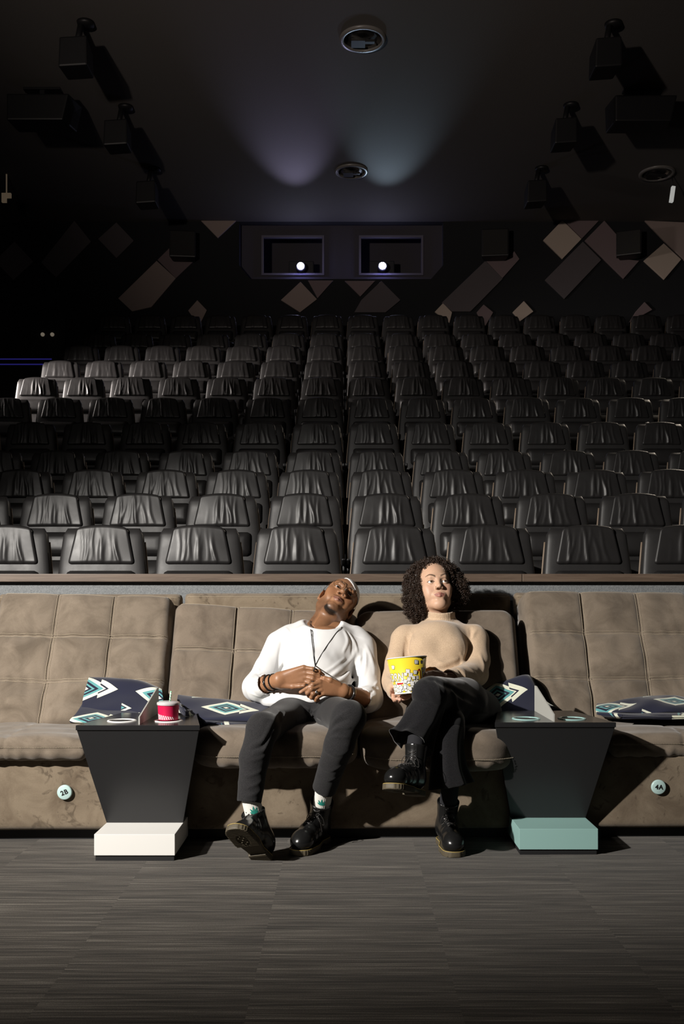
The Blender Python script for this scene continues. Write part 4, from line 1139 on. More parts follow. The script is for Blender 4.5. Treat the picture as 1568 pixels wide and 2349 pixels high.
def head_sculpt(g, h=0.0016):
    """g: dict of proportions; local axes: face looks along -y. returns V, Q, colours"""
    w = g['w']; j = g['jaw']
    S = Sculpt((-.105, -.145, -.20), (.105, .125, .135), h)
    S.add(ell((0, .014, .036), (.0745*w, .094, .083)), 0)
    S.add(ell((0, -.028, .012), (.064*w, .064, .075)), .02)
    S.add(ell((0, -.034, -.042), (.055*w, .054, .070)), .03)
    for s in (-1, 1):
        S.add(cone((s*.054*w, .004, -.045), (s*.047*j, -.006, -.070), .016, .017), .03)
        S.add(cone((s*.047*j, -.006, -.070), (s*.014, -.070, -.100), .017, .0165), .025)
        S.add(ell((s*.046*w, -.060, -.022), (.019, .018, .017)), .022)           # cheekbone
        S.add(ell((s*.036, -.060, -.050), (.022, .022, .026)), .02)              # cheek
    S.add(ell((0, -.074, -.100), (.0165*g.get('chin', 1), .0140, .0130)), .028)                    # chin
    S.add(cone((-.030, -.0815, .021), (.030, -.0815, .021), .0105), .014)        # brow
    for s in (-1, 1):
        S.sub(ell((s*.0325, -.098, .000), (.0175, .014, .0115)), .014)           # sockets
    # nose
    nw = g['nose']
    pj = g.get('proj', 0.0)
    S.add(cone((0, -.086, .012), (0, -.106 + pj, -.022), .0075, .0085*nw), .010)
    S.add(ell((0, -.1105 + pj, -.0275), (.0095*nw, .0095, .0085)), .007)
    for s in (-1, 1): S.add(ell((s*.0118*nw, -.0985, -.0325), (.0072*nw, .0085, .0068)), .006)
    for s in (-1, 1): S.sub(ell((s*.0068*nw, -.1015, -.0405), (.0036*nw, .0058, .0052)), .003)
    # lips
    lt = g['lip']
    S.add(ell((0, -.085, -.064), (.026, .0125, .016)), .014)
    S.sub(ell((0, -.105, -.0495), (.004, .005, .008)), .006)
    for s in (-1, 1):
        S.add(cone((s*.0035, -.0972, -.0585), (s*.0225, -.0885, -.0612), .0042*lt, .0020), .005)
        S.add(cone((0, -.0962, -.0685), (s*.0195, -.0893, -.0640), .0048*lt, .0022), .005)
        S.sub(cone((0, -.1045, -.0632), (s*.0235, -.0925, -.0618), .0012, .0008), .003)
    S.sub(ell((0, -.1015, -.0830), (.013, .006, .005)), .008)
    # eyes: lids and openings
    for s in (-1, 1):
        e = np.array((s*.0312, -.0775, .0)); op = g['open']
        S.add(ell(e, (.0142, .0140, .0132)), .005)
        S.sub(ell(e + np.array((0, -.0120, -.0006)), (.0138*g.get('ew', 1), .0125, .0050*op)), .0015)
    # ears
    for s in (-1, 1):
        Re = Matrix.Rotation(math.radians(22)*s, 3, 'Z')
        S.add(ell((s*.0765*w, .016, -.008), (.0062, .0175, .031), Re), .005)
        S.sub(ell((s*.0835*w, .010, -.004), (.0048, .0100, .018), Re), .004)
        S.add(ell((s*.0775*w, .008, -.036), (.0058, .0085, .0095)), .004)
    # neck
    a, b, r1, r2 = g['neck']
    S2 = None
    S.add(cone(a, b, r1, r2), .03)
    V, Q = S.mesh(); V = smooth_vq(V, Q, 1, 0.4)
    return V, Q

def face_colors(V, g):
    x, y, z = V[:, 0], V[:, 1], V[:, 2]
    C = np.tile(np.array(g['skin']), (len(V), 1)); front = y < -.045
    def blend(mask, col):
        m_ = np.clip(mask, 0, 1)[:, None]; C[:] = C * (1 - m_) + np.array(col) * m_
    n = noise3(x, y, z, 5, 90, 3)
    # cheeks & nose a little redder
    for s in (-1, 1): blend(0.35*np.exp(-(((x - s*.04)/.018)**2 + ((z+.03)/.018)**2)) * front, g['blush'])
    # lips
    zm = -.0635; ax = np.abs(x)
    up = (z > zm) & (z < -.0525 - ax*0.28) ; lo = (z <= zm) & (z > -.0755 + ax*ax*18)
    blend(((up | lo) & (ax < .0235) & (y < -.083)) * 0.9, g['lipc'])
    blend(np.exp(-((z - zm - .0018*(ax/.022)**2)/.0012)**2) * (ax < .023) * (y < -.083) * .7, np.array(g['lipc'])*0.35)
    # nostrils: the shade inside them is painted into the skin colour
    for s in (-1, 1): blend(np.exp(-(((x - s*.0068*g['nose'])/.0040)**2 + ((z+.0375)/.0042)**2 + ((y+.1010)/.0065)**2))*1.5, np.array(g['skin'])*0.15)
    # eyebrows
    bx = (ax - .012) / .038; bz = .0225 + .010*np.sin(np.clip(bx, 0, 1)*2.2) * g['arch'] - .004*np.clip(bx-.6, 0, 1)
    th = .0036*g['brow']*(1 - .72*np.clip(bx, 0, 1))
    blend(np.clip(1.4 - np.abs(z - bz)/th, 0, 1) * (bx > -.02) * (bx < 1.02) * front * g['browk'] * (0.85+.15*n), g['hairc'])
    # lash line / lid rim
    for s in (-1, 1):
        ex = (x - s*.0312)/.0138; rim = np.sqrt(ex**2 + ((z + .0006)/(.0056*g['open']))**2)
        blend(np.clip(1 - np.abs(rim - 1.06)/(.17*g.get('lw', 1)), 0, 1) * (z > -.0008) * (y < -.075) * 0.95, g['lash'])
        blend(np.clip(1 - np.abs(rim - 1.05)/.12, 0, 1) * (z <= -.0008) * (y < -.075) * 0.45, g['lash'])
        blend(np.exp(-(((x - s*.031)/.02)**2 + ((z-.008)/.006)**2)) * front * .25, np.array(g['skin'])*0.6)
    # scalp stubble / beard
    if g.get('beard'):
        b = np.clip(1.35 + .25*n - np.sqrt((x/.028)**2 + ((z+.108)/.013)**2 + ((y+.080)/.022)**2), 0, 1)
        b = np.maximum(b, np.clip(1 - np.abs(ax - .030)/.007, 0, 1) * (z < -.060) * (z > -.105) * (y < -.055) * .65)
        b = np.maximum(b, np.clip(1 - np.abs(z + .0485 + .12*np.clip(ax-.01, 0, 1))/.0045, 0, 1) * (ax < .028) * (y < -.08) * .60)
        b = np.maximum(b, np.clip((-.050 - z)/.03, 0, 1) * (z < -.050) * (y < .02) * (y > -.075)* np.clip((ax - .028)/.012, 0, 1) * .55)
        b = np.maximum(b, np.clip(1.25 + .3*n - np.sqrt((x/.036)**2 + ((y+.072)/.026)**2 + ((z+.116)/.016)**2), 0, 1)*1.9)
        b = np.maximum(b, np.clip(1 - np.abs(ax - (.034 + .25*np.clip(y+.07, 0, 1)))/.010, 0, 1) * (z < -.085) * (y > -.078) * (y < .0) * .65)
        b = np.maximum(b, .30 * (z < -.085) * (y > -.09) * (y < -.02))
        blend(b * (0.86 + .22*n), g['hairc'])
        hl = np.clip((z - .062 + .55*np.clip(-y - .045, 0, 1) * -1)/.02, 0, 1)
        sc = np.clip((y + .030)/.02, 0, 1) * np.clip((z - .0)/.02, 0, 1)
        blend(np.maximum(sc, 0) * .55, np.array(g['hairc'])*1.5)
    return C

def eyeball(parent, Mw, s, look, iris, R=.0122, tag_=None):
    n = 40; V = []; F = []; C = []
    L = Vector(look).normalized()
    c = Vector((s*.0312, -.0775, -.0004))
    for j in range(n + 1):
        th = math.pi * j / n
        for i in range(n):
            ph = 2*math.pi*i/n; d = Vector((math.sin(th)*math.cos(ph), -math.cos(th), math.sin(th)*math.sin(ph)))
            V.append(tuple(c + d*R))
            a = math.acos(max(-1, min(1, d.dot(L))))
            C.append((0.008, 0.007, 0.006) if a < .19 else (iris if a < .49 else ((.02, .012, .01) if a < .54 else (.80, .78, .75))))
    for j in range(n):
        for i in range(n): F.append((j*n+i, j*n+(i+1) % n, (j+1)*n+(i+1) % n, (j+1)*n+i))
    V = np.array(V); Vw = V @ Mw[:3, :3].T + Mw[:3, 3]
    o = mesh_obj('eye', Vw, np.array(F), M['eye'], parent); set_col(o, np.array(C)); return o

def xf(V, Mw): return np.asarray(V) @ Mw[:3, :3].T + Mw[:3, 3]
def make_M(R, t_, s=1.0):
    Mw = np.eye(4); Mw[:3, :3] = np.array(R) * s; Mw[:3, 3] = t_; return Mw

def join_vq(parts):
    Vs, Qs, Cs = [], [], []; b = 0
    for V, Q, C in parts: Vs.append(V); Qs.append(Q + b); Cs.append(C); b += len(V)
    return np.concatenate(Vs), np.concatenate(Qs), np.concatenate(Cs)

def digits(S, chains, k=0.004):
    for ch in chains:
        pts, rr = ch
        for a in range(len(pts) - 1): S.add(cone(pts[a], pts[a+1], rr[a], rr[a+1]), k)

def nail_colors(V, C, tips, col):
    for p, r in tips:
        d = np.linalg.norm(V - np.array(p), axis=1); m_ = np.clip(1.3 - d/r, 0, 1)[:, None]*0.55; C[:] = C*(1-m_) + np.array(col)*m_

# ---------------------------------------------------------------- boots
def boot(parent, heel, toe_dir, up, target, label, scale=1.0, sock=None, seed=0, bow=True):
    """heel: world point under the heel centre"""
    R = frame_from(toe_dir, up); Mw = make_M(R, np.array(heel), scale)
    base = np.array((0, .012, .075)); sd = R.T @ (np.array(target) - xf(np.array([base]), Mw)[0]); sd /= np.linalg.norm(sd); top = base + sd * .125
    S = Sculpt((-.075, -.225, -.005), (.075, .16, .26), .0028)
    S.add(cone((0, .030, .060), (0, -.060, .062), .037, .036), 0)
    S.add(cone((0, -.060, .058), (0, -.150, .052), .040, .042), .02)
    S.add(ell((0, -.163, .044), (.042, .046, .034)), .02)
    S.add(cone((0, .010, .085), (0, -.090, .080), .038, .030), .025)
    S.add(cone(base, top, .038, .046), .03)
    S.add(cone(top, top + sd*.05, .046, .047), .005)
    n_ = sd; t0 = top
    S.cut(lambda x, y, z: (x-t0[0])*n_[0] + (y-t0[1])*n_[1] + (z-t0[2])*n_[2])
    S.sub(cone(base + sd*.06, top + sd*.03, .036, .0425), .002)
    S.cut(lambda x, y, z: -(z - .018) + 0*x + 0*y)
    for sg in (-1, 1):
        S.ridge(spline([(sg*.019, -.100, .098), (sg*.019, -.070, .112), (sg*.019, -.040, .122), tuple(base + sd*.055 + np.array((sg*.020, -.040, .0))), tuple(base + sd*.12 + np.array((sg*.021, -.043, 0)))], 4), .0028, .0035)
    # creases over the instep
    S.disp(lambda x, y, z: .0012*np.sin(170*y + 40*z) * np.exp(-((y+.105)/.03)**2) * (z > .04))
    V, Q = S.mesh(); V = smooth_vq(V, Q, 1, .4); VU, QU = V, Q
    o = mesh_obj('boot', xf(V, Mw), Q, M['boot'], parent); o['label'] = label
    # sole with stepped heel, ribbed rim and studded centre
    S = Sculpt((-.065, -.225, -.006), (.065, .085, .045), .0022)
    def outline(x, y):
        def seg(y0, y1, r0, r1, x0=0):
            t_ = np.clip((y - y0)/(y1 - y0), 0, 1); return np.sqrt((x - x0)**2 + (y - (y0 + (y1-y0)*t_))**2) - (r0 + (r1-r0)*t_)
        a = np.minimum(seg(.032, -.03, .040, .036), seg(-.10, -.165, .050, .047))
        b = seg(-.03, -.10, .036, .050); return np.minimum(a, b)
    def so(x, y, z):
        d = outline(x, y); d = d + .0010*np.sin(y*700)*(z < .022)*(z > .002)*np.exp(-(d/.003)**2)
        return np.maximum(d, np.abs(z - .0110) - .0110)
    so.lo = np.array((-.06, -.22, -.002)); so.hi = np.array((.06, .08, .032)); S.add(so, 0)
    S.sub(rbox((0, -.045, .0), (.08, .032, .009), .004), .004)
    def recess(x, y, z):
        return np.maximum(np.sqrt((x/1.0)**2 + ((y + .125)/1.6)**2) - .022, np.abs(z) - .005)
    recess.lo = np.array((-.03, -.17, -.006)); recess.hi = np.array((.03, -.08, .006)); S.sub(recess, .002)
    for a, b in ((0, -.125), (.011, -.110), (-.011, -.110), (.011, -.140), (-.011, -.140), (0, -.098), (0, -.152)):
        S.add(ell((a, b, .003), (.0048, .0048, .0045)), .001)
    S.disp(lambda x, y, z: .0008*np.clip(np.sin(y*620), -.2, 1)*(z < .003)*(np.sqrt(x**2 + ((y+.125)/1.6)**2) > .024))
    V, Q = S.mesh(); so_ = mesh_obj('sole', xf(V, Mw), Q, M['sole'], o); so_['label'] = 'worn olive rubber sole'
    # welt line
    pts = []
    for i in range(72):
        a = 2*math.pi*i/72; d = np.array((math.sin(a), math.cos(a)))
        c = np.array((0, -.07)); lo, hi = 0.0, .2
        for _ in range(18):
            m_ = (lo+hi)/2; q = c + d*m_*np.array((1, 1))
            if outline(q[0], q[1]) < -.0015: lo = m_
            else: hi = m_
        q = c + d*lo; pts.append((q[0], q[1], .0228))
    m = MB(); pts.append(pts[0]); m.tube([xf(np.array([p]), Mw)[0] for p in pts], .0013*scale, 6, cap=False)
    m.build('welt', M['welt'], o)
    # laces: cross bars, eyelets, bow
    LT = bvh_vq(VU, QU)
    def drop(p, nr, off):
        h_ = LT.ray_cast(Vector(p + nr*.05), Vector(-nr)); return p if h_[0] is None else np.array(h_[0]) + nr*off
    m = MB()
    def front(s):     # centre line of the lacing from vamp to the shaft top
        p = spline([(0, -.112, .102), (0, -.085, .112), (0, -.050, .122), tuple(base + sd*.045 + np.array((0, -.045, .0))), tuple(base + sd*.085 + np.array((0, -.046, 0))), tuple(base + sd*.118 + np.array((0, -.048, 0)))], 8)
        k = s*(len(p)-1); i = min(int(k), len(p)-2); return p[i]*(1-(k-i)) + p[i+1]*(k-i), (p[i+1]-p[i])
    N = 8
    for i in range(N):
        s = i/(N-1)*.93; c, d = front(s); d = d/np.linalg.norm(d); nr = np.cross(np.array((1.0, 0, 0)), d); nr = -nr if nr[1] > 0 else nr
        wd = .014 + .003*s; nxt, _ = front(min(1, s+.06))
        for sg in (-1, 1):
            A = drop(c + np.array((sg*wd, 0, 0)), nr, .0012); B = drop(nxt + np.array((-sg*wd, 0, 0)), nr, .0012); mid = drop((c+nxt)/2, nr, .0022)
            if i < N-1: m.tube([xf(np.array([p]), Mw)[0] for p in spline([A, mid, B], 5)], .0018*scale, 6)
    if bow:
        c, d = front(.72); c = drop(c, np.array((0, -1.0, 0)), .004); rs = random.Random(seed)
        for sg in (-1, 1):
            q = [c, c + np.array((sg*.018, -.012, .008)), c + np.array((sg*.034, -.008, -.010)), c + np.array((sg*.036, .0, -.036)), c + np.array((sg*.024, -.004, -.030)), c + np.array((sg*.006, -.006, -.004))]
            m.tube([xf(np.array([p]), Mw)[0] for p in spline(q, 6)], .0013*scale, 6)
            q = [c, c + np.array((sg*.020, -.012, -.012)), c + np.array((sg*.026, -.006, -.045)), c + np.array((sg*(.020+.01*rs.random()), -.004, -.065))]
            m.tube([xf(np.array([p]), Mw)[0] for p in spline(q, 6)], .0013*scale, 6)
    m.build('laces', M['lace'], o)
    return o, Mw, base, sd

def loft_vq(secs, n=64, m_=10):
    """secs: (centre, axis u vec, axis v vec, fold amplitude, phase) ; smooth between"""
    C = np.array([s[0] for s in secs], float); U = np.array([s[1] for s in secs], float); W = np.array([s[2] for s in secs], float)
    A = np.array([s[3] for s in secs], float)
    def along(A_):
        A_ = A_.reshape(len(A_), -1); E = np.concatenate([2*A_[:1]-A_[1:2], A_, 2*A_[-1:]-A_[-2:-1]]); out = []
        for i in range(len(A_)-1):
            for j in range(m_): out.append(cr(E[i], E[i+1], E[i+2], E[i+3], j/m_))
        out.append(A_[-1]); return np.array(out)
    C, U, W, A = along(C), along(U), along(W), along(A)[:, 0]
    V = []
    for k in range(len(C)):
        for i in range(n):
            a = 2*math.pi*i/n; r = 1 + A[k]*(math.sin(4*a + .6) + .6*math.sin(7*a + 2.1) + .4*math.sin(2*a+1))
            V.append(C[k] + r*(math.cos(a)*U[k] + math.sin(a)*W[k]))
    F = [(k*n+i, k*n+(i+1) % n, (k+1)*n+(i+1) % n, (k+1)*n+i) for k in range(len(C)-1) for i in range(n)]
    return np.array(V), np.array(F)

def bvh(o):
    me = o.data; return BVHTree.FromPolygons([v.co for v in me.vertices], [list(p.vertices) for p in me.polygons])
def bvh_vq(V, Q): return BVHTree.FromPolygons([Vector(v) for v in V], [list(map(int, q)) for q in Q])
def cast(trees, px, py, off=.002):
    o = Vector((0, 0, CAM_H)); d = (P(px, py, 5.0) - o).normalized(); best = None
    for t_ in trees:
        h_ = t_.ray_cast(o, d)
        if h_[0] is not None and (best is None or h_[3] < best[1]): best = (h_[0], h_[3])
    return None if best is None else np.array(best[0] - d * off)
def cloth_folds(S, folds):
    """folds: (list of (px, py), height, width); laid where the sight line meets the cloth"""
    V, Q = S.mesh(); T = bvh_vq(V, Q)
    for pts, amp, w in folds:
        q = [cast([T], a, b, 0) for a, b in pts]; q = [p for p in q if p is not None]
        if len(q) < 2: continue
        S.ridge(spline(q, 4), amp, w)
# ================================================================== the man
def Pn(x, y, Y): return np.array(P(x, y, Y))
man_skin = (0.33, 0.165, 0.085)
GM = dict(w=1.0, jaw=1.05, nose=1.25, lip=1.25, open=0.75, neck=((0, .022, -.06), (0, .03, -.19), .052, .056), skin=man_skin, blush=(.30, .12, .06),
          lipc=(.25, .115, .085), hairc=(.014, .010, .008), arch=.8, brow=.85, browk=.75, lash=(.015, .01, .008), beard=True)
def head_frame(pitch, roll, yaw):
    p, r_, y_ = map(math.radians, (pitch, roll, yaw))
    R = Matrix.Rotation(r_, 3, 'Y') @ Matrix.Rotation(-p, 3, 'X') @ Matrix.Rotation(y_, 3, 'Z')
    return np.array(R)
sM = 1.07
RM = head_frame(38, 35, -3)
eyeM = Pn(789, 1355, 4.575)
CM = eyeM - RM @ np.array((0, -.086, 0)) * sM
HM = make_M(RM, CM, sM)
V, Q = head_sculpt(GM)
CmH = face_colors(V, GM)
keep = V  # whole head incl. upper neck
headM = (xf(V, HM), Q, CmH)
# torso, arms (skin) on a coarser grid
neck_top = xf(np.array([(0, .025, -.09)]), HM)[0]; neck_base = Pn(748, 1452, 4.60)
S = Sculpt((-.52, 3.66, .03), (.25, 4.80, 1.02), .0055)
S.add(cone(neck_top, neck_base, .055, .060), 0)
S.add(cone(Pn(690, 1462, 4.57), neck_base + np.array((0, 0, .012)), .042, .046), .04)
S.add(cone(Pn(806, 1466, 4.57), neck_base + np.array((0, 0, .012)), .042, .046), .04)
S.add(ell(Pn(738, 1500, 4.50), (.155, .085, .125)), .04)
S.add(ell(Pn(722, 1570, 4.40), (.135, .085, .12)), .05)
S.add(ell(Pn(712, 1625, 4.32), (.145, .095, .07)), .04)
for a, b, r1, r2 in ((Pn(640, 1478, 4.52), Pn(590, 1578, 4.38), .048, .040), (Pn(588, 1578, 4.37), Pn(630, 1562, 4.21), .038, .030),
                     (Pn(832, 1485, 4.50), Pn(848, 1600, 4.38), .048, .040), (Pn(848, 1602, 4.36), Pn(795, 1588, 4.18), .038, .028),
                     (Pn(668, 1642, 4.22), Pn(602, 1672, 3.85), .062, .045), (Pn(602, 1680, 3.84), Pn(571, 1834, 3.768), .042, .024),
                     (Pn(762, 1640, 4.20), Pn(797, 1648, 3.80), .062, .045), (Pn(796, 1660, 3.80), Pn(743, 1808, 3.92), .042, .024)):
    S.add(cone(a, b, r1, r2), .02)
V, Q = S.mesh(); V = smooth_vq(V, Q, 2)
torsoM = (V, Q, np.tile(np.array(man_skin), (len(V), 1)))
# hands
S = Sculpt(Pn(596, 1612, 4.26) + np.array((-.01, -.21, -.03)), Pn(838, 1520, 4.26) + np.array((.02, .06, .03)), .0019)
yb = 4.185
def ch(pts, rr): return ([Pn(*p) for p in pts], rr)
# viewer's left: back of the right hand, fingers lying over the other hand
for ax_, ay, bx, by, r1, r2 in ((640, 1552, 696, 1532, .020, .0125), (640, 1558, 699, 1543, .022, .0125), (642, 1566, 699, 1553, .021, .0120), (646, 1572, 694, 1562, .017, .0112)):
    S.add(cone(Pn(ax_, ay, yb + .004), Pn(bx, by, yb - .018), r1, r2), .010)
S.add(cone(Pn(606, 1571, 4.25), Pn(640, 1561, yb + .005), .036, .029), .015)
digits(S, [ch([(697, 1532, yb-.018), (717, 1535, yb-.030), (732, 1541, yb-.026), (741, 1548, yb-.014)], (.0105, .0092, .0085, .0074)),
           ch([(700, 1543, yb-.018), (719, 1546, yb-.034), (731, 1552, yb-.030), (735, 1559, yb-.018)], (.0108, .0096, .0088, .0078)),
           ch([(700, 1553, yb-.018), (717, 1557, yb-.034), (728, 1562, yb-.030), (731, 1567, yb-.02)], (.0104, .0092, .0085, .0075)),
           ch([(695, 1562, yb-.016), (709, 1566, yb-.030), (719, 1570, yb-.028), (724, 1574, yb-.02)], (.0095, .0082, .0076, .0068)),
           ch([(650, 1572, yb-.004), (672, 1575, yb-.014), (688, 1574, yb-.022), (697, 1573, yb-.028)], (.0150, .0115, .0098, .0085))], .0045)
# viewer's right: left hand in front, fingers bent
yl = 4.165
for ax_, ay, bx, by, r1, r2 in ((786, 1578, 733, 1565, .019, .0120), (787, 1583, 734, 1574, .021, .0122), (787, 1588, 737, 1583, .020, .0118), (785, 1592, 742, 1591, .015, .0108)):
    S.add(cone(Pn(ax_, ay, yl + .006), Pn(bx, by, yl - .030), r1, r2), .010)
S.add(cone(Pn(834, 1603, 4.26), Pn(788, 1586, yl + .008), .037, .027), .015)
digits(S, [ch([(733, 1565, yl-.032), (717, 1571, yl-.046), (704, 1579, yl-.042), (689, 1588, yl-.032)], (.0108, .0094, .0086, .0076)),
           ch([(733, 1574, yl-.032), (714, 1581, yl-.050), (705, 1590, yl-.042), (708, 1597, yl-.024)], (.0108, .0098, .0090, .0080)),
           ch([(736, 1583, yl-.032), (718, 1592, yl-.050), (714, 1600, yl-.040), (720, 1602, yl-.024)], (.0105, .0094, .0086, .0078)),
           ch([(741, 1591, yl-.030), (727, 1600, yl-.044), (724, 1606, yl-.034), (730, 1606, yl-.022)], (.0096, .0084, .0078, .0070)),
           ch([(776, 1571, yl-.006), (757, 1560, yl-.022), (744, 1556, yl-.018), (734, 1557, yl-.008)], (.0150, .0112, .0098, .0085))], .0045)
V, Q = S.mesh(); V = smooth_vq(V, Q, 1, .4)
C = np.tile(np.array(man_skin), (len(V), 1))
n = noise3(V[:, 0], V[:, 1], V[:, 2], 3, 60, 3); C *= (1 - .10*np.clip(n, 0, 1))[:, None]
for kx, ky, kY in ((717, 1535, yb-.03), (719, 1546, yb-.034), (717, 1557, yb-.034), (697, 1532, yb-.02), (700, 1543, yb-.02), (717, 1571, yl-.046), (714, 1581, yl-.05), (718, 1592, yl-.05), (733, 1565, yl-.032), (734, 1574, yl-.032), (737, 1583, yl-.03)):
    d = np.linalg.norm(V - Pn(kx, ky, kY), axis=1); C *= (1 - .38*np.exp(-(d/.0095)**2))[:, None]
nail_colors(V, C, [(Pn(741, 1548, yb-.020), .007), (Pn(689, 1587, yl-.038), .0075)], (.50, .30, .20))
handM = (V, Q, C)
V, Q, C = join_vq([headM, torsoM, handM])
man = mesh_obj('person', V, Q, M['skin_m']); set_col(man, C)
tag(man, 'man in white shirt lounging with head tipped back, hands resting on belly', 'person')
for s in (-1, 1): eyeball(man, HM, s, (0.05, -1, -.28), (.035, .018, .010))

# ---- shirt
S = Sculpt((-.53, 4.00, .40), (.25, 4.86, .93), .0040)
S.add(cone(Pn(668, 1466, 4.555), Pn(812, 1470, 4.555), .070, .070), 0)
S.add(ell(Pn(738, 1500, 4.485), (.178, .112, .150)), .04)
S.add(ell(Pn(722, 1562, 4.385), (.160, .112, .135)), .05)
S.add(ell(Pn(700, 1602, 4.315), (.175, .112, .065)), .05)
S.add(ell(Pn(640, 1606, 4.29), (.075, .085, .040)), .04)
S.add(cone(Pn(700, 1452, 4.57), Pn(775, 1455, 4.57), .062, .062), .03)
# sleeves
S.add(cone(Pn(642, 1480, 4.525), Pn(612, 1535, 4.45), .066, .056), .03)
S.add(cone(Pn(612, 1535, 4.45), Pn(588, 1577, 4.385), .056, .058), .02)
S.add(cone(Pn(588, 1577, 4.385), Pn(596, 1580, 4.30), .060, .058), .02)
S.add(cone(Pn(596, 1580, 4.30), Pn(604, 1573, 4.245), .056, .047), .012)
S.add(cone(Pn(828, 1487, 4.51), Pn(842, 1545, 4.44), .068, .055), .03)
S.add(cone(Pn(842, 1545, 4.44), Pn(845, 1603, 4.39), .055, .060), .02)
S.add(cone(Pn(845, 1603, 4.39), Pn(839, 1606, 4.30), .060, .056), .02)
S.add(cone(Pn(839, 1606, 4.30), Pn(834, 1606, 4.265), .054, .045), .012)
cloth_folds(S, [
 ([(742, 1582), (765, 1567), (795, 1550), (828, 1508)], .010, .008), ([(760, 1592), (785, 1578), (815, 1556), (835, 1528)], .010, .008),
 ([(748, 1560), (775, 1540), (800, 1520), (818, 1490)], .008, .008), ([(750, 1572), (780, 1552), (812, 1528)], -.008, .006),
 ([(775, 1588), (800, 1568), (828, 1545)], -.008, .006), ([(740, 1545), (765, 1530), (790, 1510)], .005, .006),
 ([(700, 1610), (735, 1603), (765, 1596)], .005, .006), ([(640, 1602), (675, 1600), (712, 1603)], .005, .005), ([(625, 1612), (655, 1609), (690, 1612)], .005, .005),
 ([(646, 1475), (641, 1500), (638, 1525), (632, 1548)], -.009, .006), ([(652, 1478), (648, 1500), (644, 1530)], .005, .006),
 ([(832, 1490), (832, 1520), (824, 1550), (812, 1575)], -.010, .007), ([(838, 1500), (838, 1530), (830, 1560)], .006, .006),
 ([(592, 1535), (604, 1548), (622, 1552)], .008, .006), ([(575, 1555), (590, 1562), (606, 1560)], .007, .006), ([(565, 1580), (582, 1592), (600, 1598)], .007, .006), ([(590, 1545), (600, 1556), (614, 1556)], -.006, .005),
 ([(866, 1565), (850, 1578), (836, 1580)], .008, .006), ([(866, 1590), (852, 1600), (838, 1598)], .008, .006), ([(862, 1612), (848, 1618), (836, 1614)], .007, .006), ([(864, 1578), (850, 1589), (838, 1589)], -.006, .005),
 ([(655, 1440), (668, 1458), (680, 1485)], .005, .006), ([(790, 1448), (797, 1470), (788, 1495)], .007, .006), ([(800, 1452), (814, 1475), (820, 1500)], .006, .006), ([(795, 1447), (806, 1472), (806, 1500)], -.006, .005),
 ([(840, 1480), (852, 1510), (858, 1545)], .005, .007), ([(610, 1480), (600, 1510), (590, 1540)], .004, .007), ([(660, 1570), (700, 1580), (730, 1578)], .004, .008), ([(650, 1590), (690, 1592), (720, 1590)], .004, .006)])
S.disp(lambda x, y, z: .0022*noise3(x, y, z, 21, 26, 2) + .0010*noise3(x, y, z, 8, 70, 2))
# neckline and cuffs
Rn = Matrix.Rotation(math.radians(8), 3, 'Y')
S.sub(ell(Pn(737, 1418, 4.48), (.104, .16, .052), Rn), .004)
S.sub(cone(neck_base - np.array((0, 0, .02)), neck_top, .064, .075), .004)
S.sub(cone(Pn(606, 1572, 4.255), Pn(640, 1556, 4.12), .040, .052), .003)
S.sub(cone(Pn(832, 1605, 4.27), Pn(800, 1590, 4.10), .040, .055), .003)
a1 = Pn(600, 1575, 4.27); d1 = Pn(640, 1560, 4.18) - a1; d1 /= np.linalg.norm(d1)
# hem: nothing below a gently curved line
S.cut(lambda x, y, z: -(z - (.528 + .10*np.clip(x + .12, 0, 1)) ) * 1.0 - 3.0*np.clip(y - 4.33, 0, 1) - 50*(x > .075) + 0*y)
V, Q = S.mesh(); V = smooth_vq(V, Q, 1, .5)
shirt = mesh_obj('shirt', V, Q, M['shirt'], man); shirt['label'] = 'white long-sleeved shirt'

